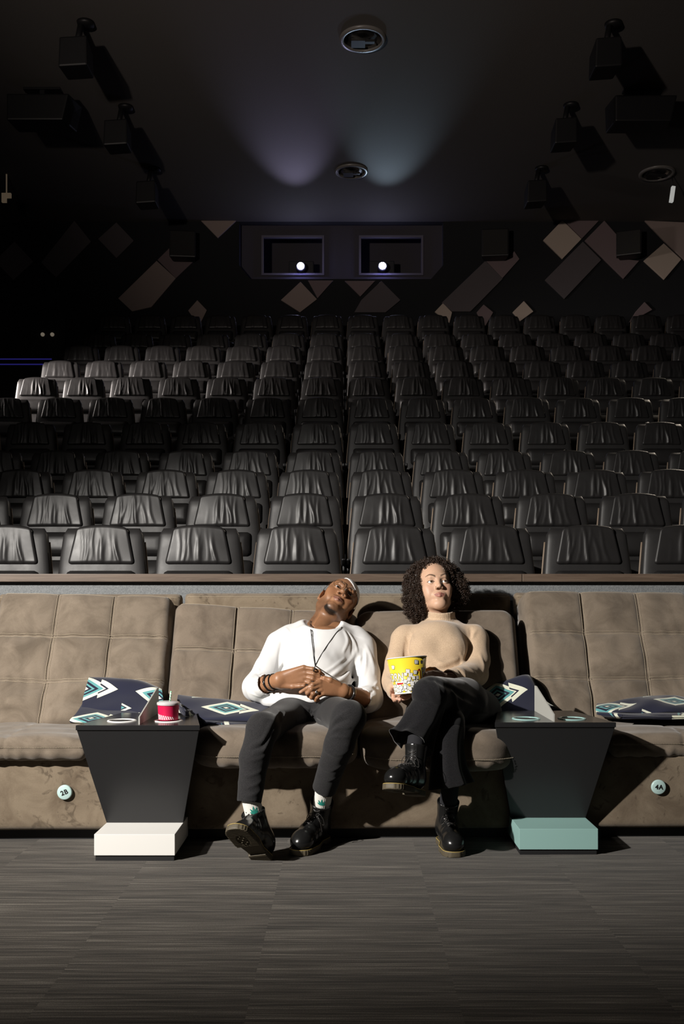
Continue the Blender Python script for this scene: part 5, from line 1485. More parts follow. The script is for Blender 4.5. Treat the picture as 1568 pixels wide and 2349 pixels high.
# ---- trousers
S = Sculpt((-.50, 3.66, .10), (.22, 4.50, .66), .0040)
S.add(ell(Pn(712, 1632, 4.31), (.172, .135, .082)), 0)
S.add(cone(Pn(668, 1644, 4.24), Pn(602, 1672, 3.845), .088, .060), .03)
S.add(cone(Pn(602, 1672, 3.845), Pn(583, 1740, 3.805), .060, .055), .02)
S.add(cone(Pn(583, 1740, 3.805), Pn(571, 1842, 3.765), .055, .047), .02)
S.add(cone(Pn(765, 1644, 4.22), Pn(799, 1646, 3.81), .088, .062), .03)
S.add(cone(Pn(799, 1646, 3.81), Pn(778, 1710, 3.83), .065, .056), .02)
S.add(cone(Pn(778, 1710, 3.83), Pn(741, 1815, 3.92), .056, .047), .02)
cloth_folds(S, [
 ([(640, 1632), (625, 1655), (606, 1690)], .008, .007), ([(655, 1636), (645, 1655), (628, 1675)], .007, .007), ([(612, 1680), (600, 1700), (575, 1710)], .008, .007), ([(618, 1695), (604, 1722), (580, 1728)], .007, .006), ([(616, 1688), (602, 1711), (578, 1719)], -.006, .005),
 ([(585, 1632), (600, 1650), (628, 1655)], .006, .008), ([(700, 1625), (712, 1640), (735, 1650)], .008, .006), ([(706, 1628), (700, 1645), (680, 1655)], .007, .006), ([(712, 1622), (713, 1645), (708, 1668)], -.006, .004),
 ([(740, 1612), (728, 1625), (715, 1632)], .006, .006), ([(762, 1660), (775, 1645), (800, 1630)], .007, .007), ([(760, 1680), (775, 1670), (800, 1668)], .008, .007), ([(757, 1695), (770, 1690), (795, 1692)], .006, .006), ([(760, 1671), (776, 1658), (800, 1650)], -.006, .005),
 ([(548, 1770), (570, 1780), (600, 1768)], .005, .006), ([(546, 1795), (570, 1806), (600, 1792)], .005, .006), ([(545, 1815), (570, 1826), (598, 1814)], .005, .006), ([(560, 1735), (580, 1745), (606, 1735)], .004, .006),
 ([(735, 1755), (755, 1768), (785, 1756)], .005, .006), ([(727, 1780), (750, 1790), (778, 1782)], .005, .006), ([(745, 1720), (765, 1732), (800, 1722)], .004, .006)])
S.disp(lambda x, y, z: .0018*noise3(x, y, z, 31, 34, 2))
for kp, ap, rr in (((583, 1740, 3.805), (571, 1840, 3.765), .050), ((778, 1710, 3.83), (743, 1810, 3.92), .050)):
    A = Pn(*ap); d = A - Pn(*kp); d /= np.linalg.norm(d)
    lo_x, hi_x = A[0]-.12, A[0]+.12
    S.F = np.where(((S.lo[0] + S.h*np.arange(S.n[0])) > lo_x)[:, None, None] & ((S.lo[0] + S.h*np.arange(S.n[0])) < hi_x)[:, None, None] & ((S.lo[2] + S.h*np.arange(S.n[2])) < A[2]+.12)[None, None, :],
        np.maximum(S.F, ((S.lo[0]+S.h*np.arange(S.n[0]))[:, None, None]-A[0])*d[0] + ((S.lo[1]+S.h*np.arange(S.n[1]))[None, :, None]-A[1])*d[1] + ((S.lo[2]+S.h*np.arange(S.n[2]))[None, None, :]-A[2])*d[2]).astype(np.float32), S.F)
    S.sub(cone(A - d*.05, A + d*.05, .036, .038), .002)
V, Q = S.mesh(); V = smooth_vq(V, Q, 1, .5)
trs = mesh_obj('trousers', V, Q, M['denim'], man); trs['label'] = 'charcoal slim jeans'
m = MB()
for d in (-3, 3): m.tube([Pn(712 + d*.4, 1628, 4.168), Pn(712 + d*.5, 1648, 4.172), Pn(710 + d*.2, 1664, 4.20)], .0008, 5)
m.build('seam_stitching', M['sock_k'], trs)

# ---- boots and socks
bL, MwL, baL, sdL = boot(man, Pn(592, 1974, 3.735) + np.array((0, 0, .012)), (-.39, -.65, .65), (.10, .66, .74), Pn(571, 1836, 3.768), 'black lace-up boot, heel on the carpet, sole showing', 1.0, seed=1)
bR, MwR, baR, sdR = boot(man, np.array((-.108, 4.005, .0)), (-.36, -.93, .0), (0, 0, 1), Pn(742, 1812, 3.922), 'black lace-up boot flat on the carpet, toe to the left', 1.0, seed=2)
def sock(a, b, r1, r2, mt, ribs=36, leaf=None, name='sock'):
    a = np.array(a); b = np.array(b); d = (b-a)/np.linalg.norm(b-a)
    x_ = np.cross(d, (0, 1, 0)); x_ /= np.linalg.norm(x_); y_ = np.cross(x_, d); n = ribs*4; k = 24; V = []; F = []
    for j in range(k+1):
        t_ = j/k; c = a + (b-a)*t_
        for i in range(n):
            th = 2*math.pi*i/n; r = (r1 + (r2-r1)*t_) * (1 + .018*math.cos(ribs*th)); V.append(c + r*(math.cos(th)*x_ + math.sin(th)*y_))
    F = [(j*n+i, j*n+(i+1) % n, (j+1)*n+(i+1) % n, (j+1)*n+i) for j in range(k) for i in range(n)]
    o = mesh_obj(name, V, np.array(F), mt, man if leaf is not None else None)
    if leaf:
        m = MB(); th0 = math.atan2(-y_[1], -x_[1]) + math.radians(leaf[0])
        for ang, ln in ((-62, .020), (-32, .027), (0, .031), (32, .027), (62, .020)):
            pts = []
            for s in range(9):
                q = s/8; l = ln*q; wdt = .0036*math.sin(math.pi*min(1, q*1.0))*(1 if q < .98 else 0)
                row = []
                for sg in (-1, 1):
                    u = math.sin(math.radians(ang))*l + sg*wdt*math.cos(math.radians(ang)); v_ = math.cos(math.radians(ang))*l - sg*wdt*math.sin(math.radians(ang))
                    t_ = leaf[1] - v_/np.linalg.norm(b-a); r = (r1 + (r2-r1)*t_)*1.022; th = th0 + u/r; c = a + (b-a)*t_
                    row.append(c + r*(math.cos(th)*x_ + math.sin(th)*y_))
                pts += row
            m.add(pts, [(2*i, 2*i+1, 2*i+3, 2*i+2) for i in range(8)])
        m.build('leaf_print', M['sock_green'], o)
    return o
def leaf_angle(a, b): return 0
sk = sock(Pn(571, 1818, 3.772), xf(np.array([baL + sdL*.075]), MwL)[0], .034, .0355, M['sock_w'], leaf=(10, .62)); sk['label'] = 'white ribbed sock with green leaf print'
sk = sock(Pn(745, 1797, 3.915), xf(np.array([baR + sdR*.075]), MwR)[0], .034, .0355, M['sock_w'], leaf=(-4, .60)); sk['label'] = 'white ribbed sock with green leaf print'

# ---- spectacles
m = MB(); lens = MB()
for s in (-1, 1):
    pts = []
    for i in range(49):
        a = 2*math.pi*i/48; pts.append((s*.0325 + .0235*math.cos(a), -.1035 + .006*abs(math.cos(a))*(1 if s*math.cos(a) > 0 else 0), .003 + .0215*math.sin(a)))
    m.tube(xf(np.array(pts), HM), .0010, 6, cap=False)
    d = [xf(np.array([p]), HM)[0] for p in pts[:-1]]; lens.add(d, [tuple(range(len(d)))])
    m.tube(xf(np.array(spline([(s*.0560, -.098, .008), (s*.068, -.075, .008), (s*.0795, -.02, .004), (s*.0805, .020, .002), (s*.079, .034, -.012)], 5)), HM), .0010, 6)
m.tube(xf(np.array(spline([(-.0100, -.1035, .006), (0, -.1075, .010), (.0100, -.1035, .006)], 6)), HM), .0011, 6)
gl = m.build('spectacles', M['wire'], man); gl['label'] = 'round thin-framed spectacles'; lens.build('lens', M['lens'], gl)

# ---- white headband high on the head
S = Sculpt((-.105, -.115, -.02), (.105, .14, .135), .0022)
S.add(ell((0, .014, .036), (.0785, .098, .0875)), 0); S.add(ell((0, -.028, .012), (.067, .0665, .078)), .02)
dband = np.array(Vector((.50, -.28, .82)).normalized())
S.cut(lambda x, y, z: -(x*dband[0] + y*dband[1] + z*dband[2] - .076))
S.cut(lambda x, y, z: (x*dband[0] + y*dband[1] + z*dband[2] - .101))
S.sub(ell((0, .014, .036), (.0740, .0935, .0825)), 0)
# ---- necklace (laid on the shirt and neck)
TB = [bvh(shirt), bvh(man)]
def on_surf(px, py, off=.002): return cast(TB, px, py, off)
m = MB()
for q, r_ in (([(712, 1424), (711, 1433), (712, 1445), (714, 1462), (716, 1480), (718, 1495), (719, 1508), (721, 1520), (722, 1527)], .0013),
              ([(714, 1425), (713.5, 1434), (715, 1446), (717, 1463), (719, 1481), (720.5, 1496), (721, 1509), (722, 1520), (722.5, 1527)], .0011),
              ([(784, 1438), (779, 1443), (770, 1452), (760, 1466), (750, 1480), (741, 1494), (733, 1507), (727, 1518), (723, 1526)], .0013)):
    m.tube(spline([on_surf(a, b, .0045 if b < 1447 else .0018) for a, b in q], 5), r_, 6)
m.tube(spline([on_surf(722, 1521, .003), on_surf(722.5, 1527, .004), on_surf(721, 1533, .004), on_surf(719, 1540, .004)], 4), .0024, 6)
nk = m.build('necklace', M['cord'], man); nk['label'] = 'long black cord necklace'

# ---- bracelets, watch, ring
def ringpts(c, axis, r, n=40, sq=1.0):
    axis = Vector(axis).normalized(); a = axis.orthogonal().normalized(); b = axis.cross(a)
    return [np.array(Vector(c) + r*(math.cos(2*math.pi*i/n)*a + math.sin(2*math.pi*i/n)*b)) for i in range(n)]
ax = Pn(640, 1560, yb) - Pn(606, 1572, 4.25)
m = MB()
for p in ringpts(Pn(629, 1564, 4.208), ax, .0335, 30):
    m.lathe([(0, -.0036), (.0026, -.0026), (.0037, 0), (.0026, .0026), (0, .0036)], p, 10, 0, cap=False)
br = m.build('bead_bracelet', M['bead'], man)
m = MB(); q = ringpts(Pn(620, 1567, 4.225), ax, .0355, 40); m.tube(q + [q[0]], .0034, 8, cap=False); q = ringpts(Pn(618, 1568, 4.23), np.array(ax) + np.array((0, 0, .02)), .0365, 40); m.tube(q + [q[0]], .0018, 6, cap=False)
m.build('leather_bracelet', M['bead'], man)
ax2 = Pn(788, 1586, yl) - Pn(834, 1603, 4.26)
m = MB(); q = ringpts(Pn(798, 1590, 4.188), ax2, .0335, 40); m.tube(q + [q[0]], .0045, 8, cap=False); q = ringpts(Pn(801, 1591, 4.193), ax2, .0345, 40); m.tube(q + [q[0]], .0016, 6, 1, cap=False)
m.build('cuff_bracelet', [M['bead'], M['silver']], man)
rc = Pn(725.5, 1588, yl-.044); axr = Pn(718, 1592, yl-.050) - Pn(736, 1583, yl-.032)
m = MB(); q = ringpts(rc, axr, .0108, 28); m.tube(q + [q[0]], .0016, 6, cap=False)
m.lathe([(0, .0045), (.0035, .0040), (.0062, .0018), (.0068, 0)], rc + np.array((0, -.0105, .001)), 16, 0, Matrix.Rotation(math.radians(90), 3, 'X'), cap=False)
m.build('ring', M['silver'], man)
V, Q = S.mesh(); hb = mesh_obj('headband', xf(V, HM), Q, M['shirt'], man); hb['label'] = 'pale headband'
# ================================================================== the woman
wom_skin = (0.60, 0.385, 0.265)
GW = dict(proj=.0045, ew=1.08, lw=1.7, chin=.85, w=.96, jaw=.85, nose=1.0, lip=1.0, open=1.05, neck=((0, .022, -.06), (0, .028, -.19), .047, .050), skin=wom_skin, blush=(.62, .30, .22),
          lipc=(.40, .16, .125), hairc=(.030, .018, .012), arch=1.15, brow=1.55, browk=.95, lash=(.02, .012, .010), beard=False)
sW = 1.045
RW = head_frame(18, -4, 6)
eyeW = Pn(1004, 1334, 4.56)
CW = eyeW - RW @ np.array((0, -.086, 0)) * sW
HW = make_M(RW, CW, sW)
V, Q = head_sculpt(GW); C = face_colors(V, GW); headW = (xf(V, HW), Q, C)
ntop = xf(np.array([(0, .025, -.09)]), HW)[0]; nbase = Pn(1010, 1438, 4.64)
S = Sculpt((.05, 3.62, .03), (.85, 4.82, 1.0), .0055)
S.add(cone(ntop, nbase, .048, .052), 0)
S.add(cone(Pn(935, 1458, 4.57), Pn(1082, 1458, 4.57), .045, .045), .03)
S.add(ell(Pn(1005, 1490, 4.52), (.120, .080, .12)), .04); S.add(ell(Pn(1005, 1560, 4.44), (.105, .080, .11)), .05); S.add(ell(Pn(1020, 1615, 4.38), (.140, .090, .07)), .04)
for a, b, r1, r2 in ((Pn(922, 1468, 4.55), Pn(905, 1560, 4.44), .038, .032), (Pn(905, 1560, 4.43), Pn(912, 1592, 4.20), .033, .024),
                     (Pn(1093, 1470, 4.545), Pn(1090, 1545, 4.43), .036, .030), (Pn(1090, 1545, 4.42), Pn(1022, 1556, 4.20), .028, .023),
                     (Pn(1080, 1620, 4.34), Pn(990, 1592, 3.86), .066, .048), (Pn(988, 1600, 3.845), Pn(957, 1690, 3.815), .036, .026),
                     (Pn(965, 1630, 4.30), Pn(1028, 1650, 3.90), .055, .042), (Pn(1028, 1660, 3.895), Pn(1033, 1778, 3.912), .036, .026)):
    S.add(cone(a, b, r1, r2), .02)
V, Q = S.mesh(); V = smooth_vq(V, Q, 2); torsoW = (V, Q, np.tile(np.array(wom_skin), (len(V), 1)))
# hands: one under the bucket, one at its far side
S = Sculpt(Pn(880, 1625, 4.3) + np.array((-.02, -.32, -.02)), Pn(1045, 1525, 4.3) + np.array((.02, .04, .03)), .0020)
S.add(cone(Pn(911, 1590, 4.21), Pn(909, 1592, 4.17), .024, .022), 0)
for (ax_, ay, aY), (bx, by, bY) in (((908, 1592, 4.175), (903, 1601, 4.12)), ((911, 1594, 4.175), (913, 1606, 4.12)), ((914, 1595, 4.175), (921, 1602, 4.13)), ((917, 1594, 4.18), (928, 1599, 4.14))):
    S.add(cone(Pn(ax_, ay, aY), Pn(bx, by, bY), .018, .0115), .010)
digits(S, [ch([(903, 1601, 4.12), (905, 1606, 4.085), (908, 1605, 4.055), (911, 1603, 4.035)], (.0100, .0088, .0082, .0072)),
           ch([(913, 1606, 4.12), (914, 1609, 4.085), (916, 1607, 4.050), (917, 1605, 4.030)], (.0100, .0088, .0082, .0072)),
           ch([(921, 1602, 4.13), (926, 1602, 4.11), (932, 1601, 4.10), (937, 1600, 4.095)], (.0098, .0086, .0080, .0070)),
           ch([(928, 1599, 4.14), (934, 1597, 4.13), (940, 1596, 4.125), (945, 1595, 4.12)], (.0088, .0078, .0072, .0064)),
           ch([(905, 1592, 4.17), (899, 1588, 4.145), (899, 1581, 4.115), (901, 1576, 4.095)], (.0125, .0105, .0090, .0078))], .004)
S.add(cone(Pn(1026, 1556, 4.21), Pn(1012, 1556, 4.17), .025, .022), 0)
for (ax_, ay, aY), (bx, by, bY) in (((1010, 1548, 4.165), (990, 1543, 4.125)), ((1010, 1553, 4.165), (988, 1550, 4.12)), ((1010, 1558, 4.165), (989, 1557, 4.12)), ((1010, 1563, 4.165), (992, 1564, 4.125))):
    S.add(cone(Pn(ax_, ay, aY), Pn(bx, by, bY), .017, .0110), .010)
digits(S, [ch([(990, 1543, 4.125), (980, 1544, 4.095), (974, 1547, 4.070), (969, 1551, 4.055)], (.0098, .0086, .0080, .0070)),
           ch([(988, 1550, 4.12), (978, 1552, 4.090), (972, 1555, 4.065), (967, 1559, 4.052)], (.0100, .0088, .0082, .0072)),
           ch([(989, 1557, 4.12), (979, 1560, 4.090), (973, 1563, 4.068), (968, 1566, 4.055)], (.0098, .0086, .0080, .0070)),
           ch([(992, 1564, 4.125), (983, 1567, 4.10), (977, 1570, 4.08), (972, 1573, 4.07)], (.0088, .0078, .0072, .0064)),
           ch([(1008, 1545, 4.16), (996, 1536, 4.150), (986, 1535, 4.150), (978, 1537, 4.150)], (.0125, .0105, .0090, .0078))], .004)
V, Q = S.mesh(); V = smooth_vq(V, Q, 1, .4); C = np.tile(np.array((.62, .36, .25)), (len(V), 1))
nail_colors(V, C, [(Pn(917, 1604, 4.024), .007), (Pn(911, 1602, 4.029), .007)], (.75, .45, .38)); handW = (V, Q, C)
V, Q, C = join_vq([headW, torsoW, handW])
woman = mesh_obj('person', V, Q, M['skin_w']); set_col(woman, C)
tag(woman, 'woman with curly dark hair in camel sweater, legs crossed, holding popcorn and looking up', 'person')
for s in (-1, 1): eyeball(woman, HW, s, (0.16, -1, .16), (.10, .060, .035))

# ---- sweater
S = Sculpt((.12, 4.02, .46), (.80, 4.84, 1.0), .0038)
S.add(cone(Pn(932, 1462, 4.56), Pn(1086, 1462, 4.56), .060, .060), 0)
S.add(cone(Pn(985, 1446, 4.60), Pn(1036, 1446, 4.60), .055, .055), .03)
S.add(ell(Pn(1004, 1488, 4.505), (.138, .108, .128)), .04)
for s in (-1, 1): S.add(ell(Pn(1004 + s*34, 1490, 4.44), (.056, .050, .055)), .04)
S.add(ell(Pn(1004, 1545, 4.44), (.122, .098, .100)), .05)
# collar
cb = Pn(1011, 1434, 4.615); ct = Pn(1011, 1407, 4.600)
S.add(cone(cb, ct, .066, .064), .014)
# sleeves
S.add(cone(Pn(926, 1470, 4.55), Pn(912, 1520, 4.48), .062, .054), .02)
S.add(cone(Pn(912, 1520, 4.48), Pn(904, 1563, 4.43), .054, .056), .02)
S.add(cone(Pn(904, 1563, 4.43), Pn(909, 1583, 4.27), .056, .042), .02)
S.add(cone(Pn(909, 1583, 4.27), Pn(911, 1589, 4.225), .042, .036), .01)
S.add(cone(Pn(1090, 1472, 4.54), Pn(1094, 1515, 4.48), .062, .054), .02)
S.add(cone(Pn(1094, 1515, 4.48), Pn(1088, 1545, 4.42), .054, .056), .02)
S.add(cone(Pn(1088, 1545, 4.42), Pn(1048, 1553, 4.26), .056, .043), .02)
S.add(cone(Pn(1048, 1553, 4.26), Pn(1030, 1555, 4.215), .042, .037), .01)
cloth_folds(S, [
 ([(932, 1462), (936, 1480), (930, 1505)], -.010, .007), ([(930, 1475), (928, 1495), (926, 1520)], -.008, .006), ([(944, 1450), (946, 1468), (940, 1490)], .006, .008),
 ([(1078, 1440), (1080, 1462), (1074, 1490), (1068, 1515)], -.008, .007), ([(1092, 1445), (1084, 1458), (1076, 1475)], .008, .008), ([(1062, 1470), (1066, 1495), (1058, 1520)], .005, .009),
 ([(980, 1530), (1005, 1535), (1040, 1530)], -.010, .007), ([(1000, 1515), (1020, 1522), (1050, 1512)], .006, .008), ([(985, 1518), (997, 1522), (1008, 1520)], -.005, .004), ([(1056, 1500), (1062, 1520), (1050, 1538)], .006, .007),
 ([(1048, 1535), (1060, 1546), (1066, 1562)], -.008, .006), ([(1036, 1542), (1048, 1552), (1052, 1568)], -.007, .005), ([(1070, 1530), (1088, 1545), (1096, 1562)], .006, .008), ([(1100, 1500), (1108, 1525), (1104, 1550)], .005, .008),
 ([(888, 1530), (898, 1545), (912, 1548)], .006, .007), ([(884, 1552), (896, 1560), (906, 1560)], .005, .006), ([(886, 1570), (897, 1576), (905, 1574)], -.006, .005)])
S.disp(lambda x, y, z: .0018*noise3(x, y, z, 41, 24, 2) + .0007*noise3(x, y, z, 18, 80, 2))
ca = (ct - cb)/np.linalg.norm(ct - cb)
def ribs(x, y, z):
    a = np.arctan2(y - cb[1], x - cb[0]); zz = z - cb[2]
    return .0009*np.sin(a*70)*np.clip((zz + .012)/.01, 0, 1)*(np.sqrt((x-cb[0])**2 + (y-cb[1])**2) < .09)
S.disp(ribs)
S.cut(lambda x, y, z: (z - (ct[2] + .002 + .006*np.clip((x - 1.0*ct[0])/.05, -1, 1)**2)) + 0*y)
S.sub(cone(cb + np.array((0, 0, .004)), ct + np.array((0, 0, .05)), .057, .058), .003)
S.sub(cone(Pn(911, 1588, 4.235), Pn(912, 1600, 4.13), .029, .034), .003)
S.sub(cone(Pn(1036, 1554, 4.228), Pn(1005, 1558, 4.14), .030, .036), .003)
S.cut(lambda x, y, z: -(z - .575) - 3.0*np.clip(y - 4.45, 0, 1) - 30*np.clip(np.abs(x - .44) - .125, 0, 1))
V, Q = S.mesh(); V = smooth_vq(V, Q, 1, .5)
sw = mesh_obj('sweater', V, Q, M['sweater'], woman); sw['label'] = 'camel knit sweater with ribbed stand-up collar'

# ---- trousers: hips and crossed thighs, then two wide legs
S = Sculpt((.12, 3.66, .36), (.88, 4.58, .76), .0042)
S.add(ell(Pn(1022, 1622, 4.38), (.165, .130, .095)), 0)
S.add(cone(Pn(1092, 1632, 4.33), Pn(1060, 1610, 4.12), .105, .095), .03)
S.add(cone(Pn(1060, 1610, 4.12), Pn(988, 1594, 3.85), .092, .073), .03)
S.add(cone(Pn(970, 1638, 4.28), Pn(1028, 1655, 3.90), .078, .064), .02)
S.add(ell(Pn(1095, 1645, 4.36), (.105, .12, .08)), .03)
cloth_folds(S, [([(972, 1562), (985, 1590), (1000, 1625)], .009, .009), ([(990, 1556), (1005, 1590), (1012, 1630)], .008, .010), ([(1005, 1552), (1035, 1582), (1050, 1625)], .009, .010), ([(985, 1560), (1020, 1572), (1060, 1600)], -.008, .010), ([(975, 1565), (990, 1590), (1010, 1620)], .007, .010), ([(1000, 1555), (1040, 1575), (1090, 1600)], .005, .010), ([(1030, 1580), (1060, 1610), (1100, 1625)], .006, .010), ([(1080, 1640), (1105, 1635), (1130, 1640)], .006, .008)])
S.disp(lambda x, y, z: .002*noise3(x, y, z, 51, 30, 2))
V1, Q1 = S.mesh(); V1 = smooth_vq(V1, Q1, 1, .5)
def sec(c, rx, ry, tilt=(0, 0), amp=0.0, roll=0.0):
    U = np.array((rx*math.cos(roll), 0, rx*math.sin(roll) + tilt[0])); W = np.array((0, ry, tilt[1])); return (Pn(*c), U, W, amp)
VA, FA = loft_vq([sec((996, 1582, 3.87), .030, .030, (0, 0), 0), sec((989, 1597, 3.85), .060, .060, (0, 0), 0), sec((978, 1622, 3.84), .0715, .066, (.0, .0), .022), sec((966, 1648, 3.832), .074, .062, (.0, .01), .055), sec((952, 1680, 3.83), .073, .058, (-.016, -.02), .08), sec((942, 1706, 3.825), .075, .062, (-.034, -.052), .10)])
# W axis points +y; its z tilt lifts the front edge of the hem
VB, FB = loft_vq([sec((1024, 1640, 3.92), .060, .060), sec((1026, 1665, 3.895), .066, .066, amp=.02), sec((1026, 1710, 3.885), .060, .066, amp=.06), sec((1028, 1755, 3.88), .064, .070, amp=.10), sec((1034, 1802, 3.88), .080, .074, (.014, -.006), .10)])
m = MB(); m.add(V1, [tuple(q) for q in Q1])
def thick(V, F, t_=.0035):
    """closed shell out of an open tube"""
    n = 64; K = len(V)//n; C = V.reshape(K, n, 3); cen = C.mean(1, keepdims=True); d = C - cen; L = np.linalg.norm(d, axis=2, keepdims=True); In = (cen + d*(1 - t_/L)).reshape(-1, 3)
    N = len(V); f = [tuple(q) for q in F] + [tuple(int(x) + N for x in q[::-1]) for q in F]
    for e in (0, K-1):
        for i in range(n):
            a, b = e*n+i, e*n+(i+1) % n; f.append((a, b, N+b, N+a) if e else (b, a, N+a, N+b))
    return np.concatenate([V, In]), f
for V_, F_ in ((VA, FA), (VB, FB)): m.add(*thick(V_, F_))
tw = m.build('trousers', M['wool'], woman); tw['label'] = 'black wide-leg trousers'

# ---- socks and boots
def sock_plain(a, b, r1, r2):
    m = MB(); m.tube([np.array(a)*(1-k/12) + np.array(b)*k/12 for k in range(13)], [r1 + (r2-r1)*k/12 for k in range(13)], 32); o = m.build('sock', M['sock_k'], woman); return o
bw1 = boot(woman, Pn(945, 1824, 3.745), (-.46, -.84, .27), (.05, .26, .95), Pn(957, 1685, 3.815), 'black lace-up boot of the raised crossed leg', .95, seed=5, bow=True)
bw2 = boot(woman, np.array((.408, 3.985, 0.0)), (.07, -1, 0), (0, 0, 1), Pn(1033, 1775, 3.915), 'black lace-up boot standing on the carpet', .95, seed=6)

for (b_, M_, ba_, sd_), q_ in ((bw1, [Pn(986, 1608, 3.845), Pn(957, 1688, 3.815)]), (bw2, [Pn(1030, 1700, 3.895), Pn(1033, 1778, 3.913)])):
    m = MB(); e_ = xf(np.array([ba_ + sd_*.06]), M_)[0]; q_ = spline([q_[0], q_[1], e_], 10)
    m.tube(q_, [.042 - .007*min(1, i/10) for i in range(len(q_))], 36); m.build('sock', M['sock_k'], woman)

# ---- earrings, nose stud
m = MB()
for s in (-1, 1):
    c = xf(np.array([(s*.079*.96, .002, -.056)]), HW)[0]
    q = ringpts(c, (.25*s, -1, .1), .0108, 36); m.tube(q + [q[0]], .0018, 8, cap=False)
m.build('hoop_earring', M['gold'], woman)['label'] = 'gold hoop earrings'
m = MB(); q = ringpts(xf(np.array([(-.0165, -.104, -.031)]), HW)[0], (1, .3, 0), .0035, 20); m.tube(q + [q[0]], .0006, 6, cap=False); m.build('nose_ring', M['gold'], woman)

# ---- curly hair
def hair_vol(p):
    """p: (n,3) head-local (unscaled) -> signed 'inside' measure of the hair volume"""
    x, y, z = p[:, 0], p[:, 1], p[:, 2]
    a = np.sqrt(((x - .006)/.142)**2 + ((y - .045)/.115)**2 + ((z - .020)/.136)**2)
    b = np.sqrt(((x + .074)/.070)**2 + ((y - .030)/.085)**2 + ((z + .052)/.100)**2)
    c = np.sqrt(((x - .108)/.055)**2 + ((y - .030)/.08)**2 + ((z + .010)/.075)**2)
    d = np.sqrt(((x + .074)/.042)**2 + ((y - .035)/.06)**2 + ((z + .112)/.052)**2)
    return np.minimum(np.minimum(a, b), np.minimum(c, d))
def face_zone(p):
    x, y, z = p[:, 0], p[:, 1], p[:, 2]
    hl = .072 - .35*np.clip(np.abs(x) - .035, 0, 1)                      # hairline height
    face = (np.abs(x) < .0665 - .20*np.clip(-.02 - z, 0, .06) + 0*z) & (y < .012) & (z < hl)
    face |= (np.abs(x) < .060) & (y < -.055) & (z < .085)
    neck = (np.sqrt(x**2 + (y - .02)**2) < .062) & (z < -.05)
    jaw = (x > .02) & (z < -.075)
    return face | neck | jaw
rs = np.random.RandomState(12)
pts = []
while len(pts) < 3600:
    q = rs.uniform((-.17, -.10, -.19), (.17, .19, .16), (4000, 3))
    v_ = hair_vol(q); ok = (v_ < 1.0) & (v_ > .62) & ~face_zone(q)
    ok |= (v_ < 1.0) & (q[:, 1] < -.02) & ~face_zone(q)
    pts += list(q[ok])
pts = np.array(pts[:3600])
cenh = np.array((0, .03, .0))
NP, NS = 34, 4
allV = []; allF = []
tt = np.linspace(0, 1, NP)
for k, p in enumerate(pts):
    out = p - cenh; out /= np.linalg.norm(out); d = out*.35 + np.array((0, 0, -.75)) + rs.normal(size=3)*.45; d /= np.linalg.norm(d)
    a = np.cross(d, rs.normal(size=3)); a /= np.linalg.norm(a); b = np.cross(d, a)
    L = rs.uniform(.016, .032); R = rs.uniform(.0030, .0075); turns = L/rs.uniform(.0065, .010); ph = rs.uniform(0, 6.28)
    an = 2*math.pi*turns*tt + ph
    c = p + d*(L*(tt - .5))[:, None] + R*(np.cos(an)[:, None]*a + np.sin(an)[:, None]*b)
    rad = (np.cos(an)[:, None]*a + np.sin(an)[:, None]*b); up = np.tile(d, (NP, 1)); r_ = .00100
    ring = np.stack([c + r_*rad, c + r_*up, c - r_*rad, c - r_*up], 1)
    allV.append(ring.reshape(-1, 3))
base_f = np.array([(i*NS + j, i*NS + (j+1) % NS, (i+1)*NS + (j+1) % NS, (i+1)*NS + j) for i in range(NP-1) for j in range(NS)])
VV = np.concatenate(allV); FF = (base_f[None] + (np.arange(len(pts))*NP*NS)[:, None, None]).reshape(-1, 4)
# dark inner mass so that the curls are not see-through
S = Sculpt((-.17, -.11, -.19), (.16, .18, .16), .0035)
def inner(x, y, z):
    a = np.sqrt(((x - .006)/.122)**2 + ((y - .050)/.098)**2 + ((z - .020)/.118)**2)
    b = np.sqrt(((x + .074)/.052)**2 + ((y - .035)/.066)**2 + ((z + .052)/.082)**2)
    c = np.sqrt(((x - .104)/.038)**2 + ((y - .035)/.062)**2 + ((z + .008)/.056)**2)
    d = np.sqrt(((x + .074)/.026)**2 + ((y - .040)/.042)**2 + ((z + .110)/.034)**2)
    return (np.minimum(np.minimum(a, b), np.minimum(c, d)) - 1)*.06 + .002*noise3(x, y, z, 2, 240, 2)
inner.lo = np.array((-.16, -.10, -.18)); inner.hi = np.array((.15, .17, .15)); S.add(inner, 0)
def fz(x, y, z):
    g = np.stack(np.broadcast_arrays(x, y, z), -1).reshape(-1, 3); f = face_zone(g).reshape(S.F.shape); return np.where(f, .004, -.02)
S.cut(fz)
V0, Q0 = S.mesh(); V0 = smooth_vq(V0, Q0, 2)
VV = np.concatenate([VV, V0]); FF = np.concatenate([FF, Q0 + len(VV) - len(V0)])
hair = mesh_obj('hair', xf(VV, HW), FF, M['hair'], woman); hair['label'] = 'short dark brown curly hair'

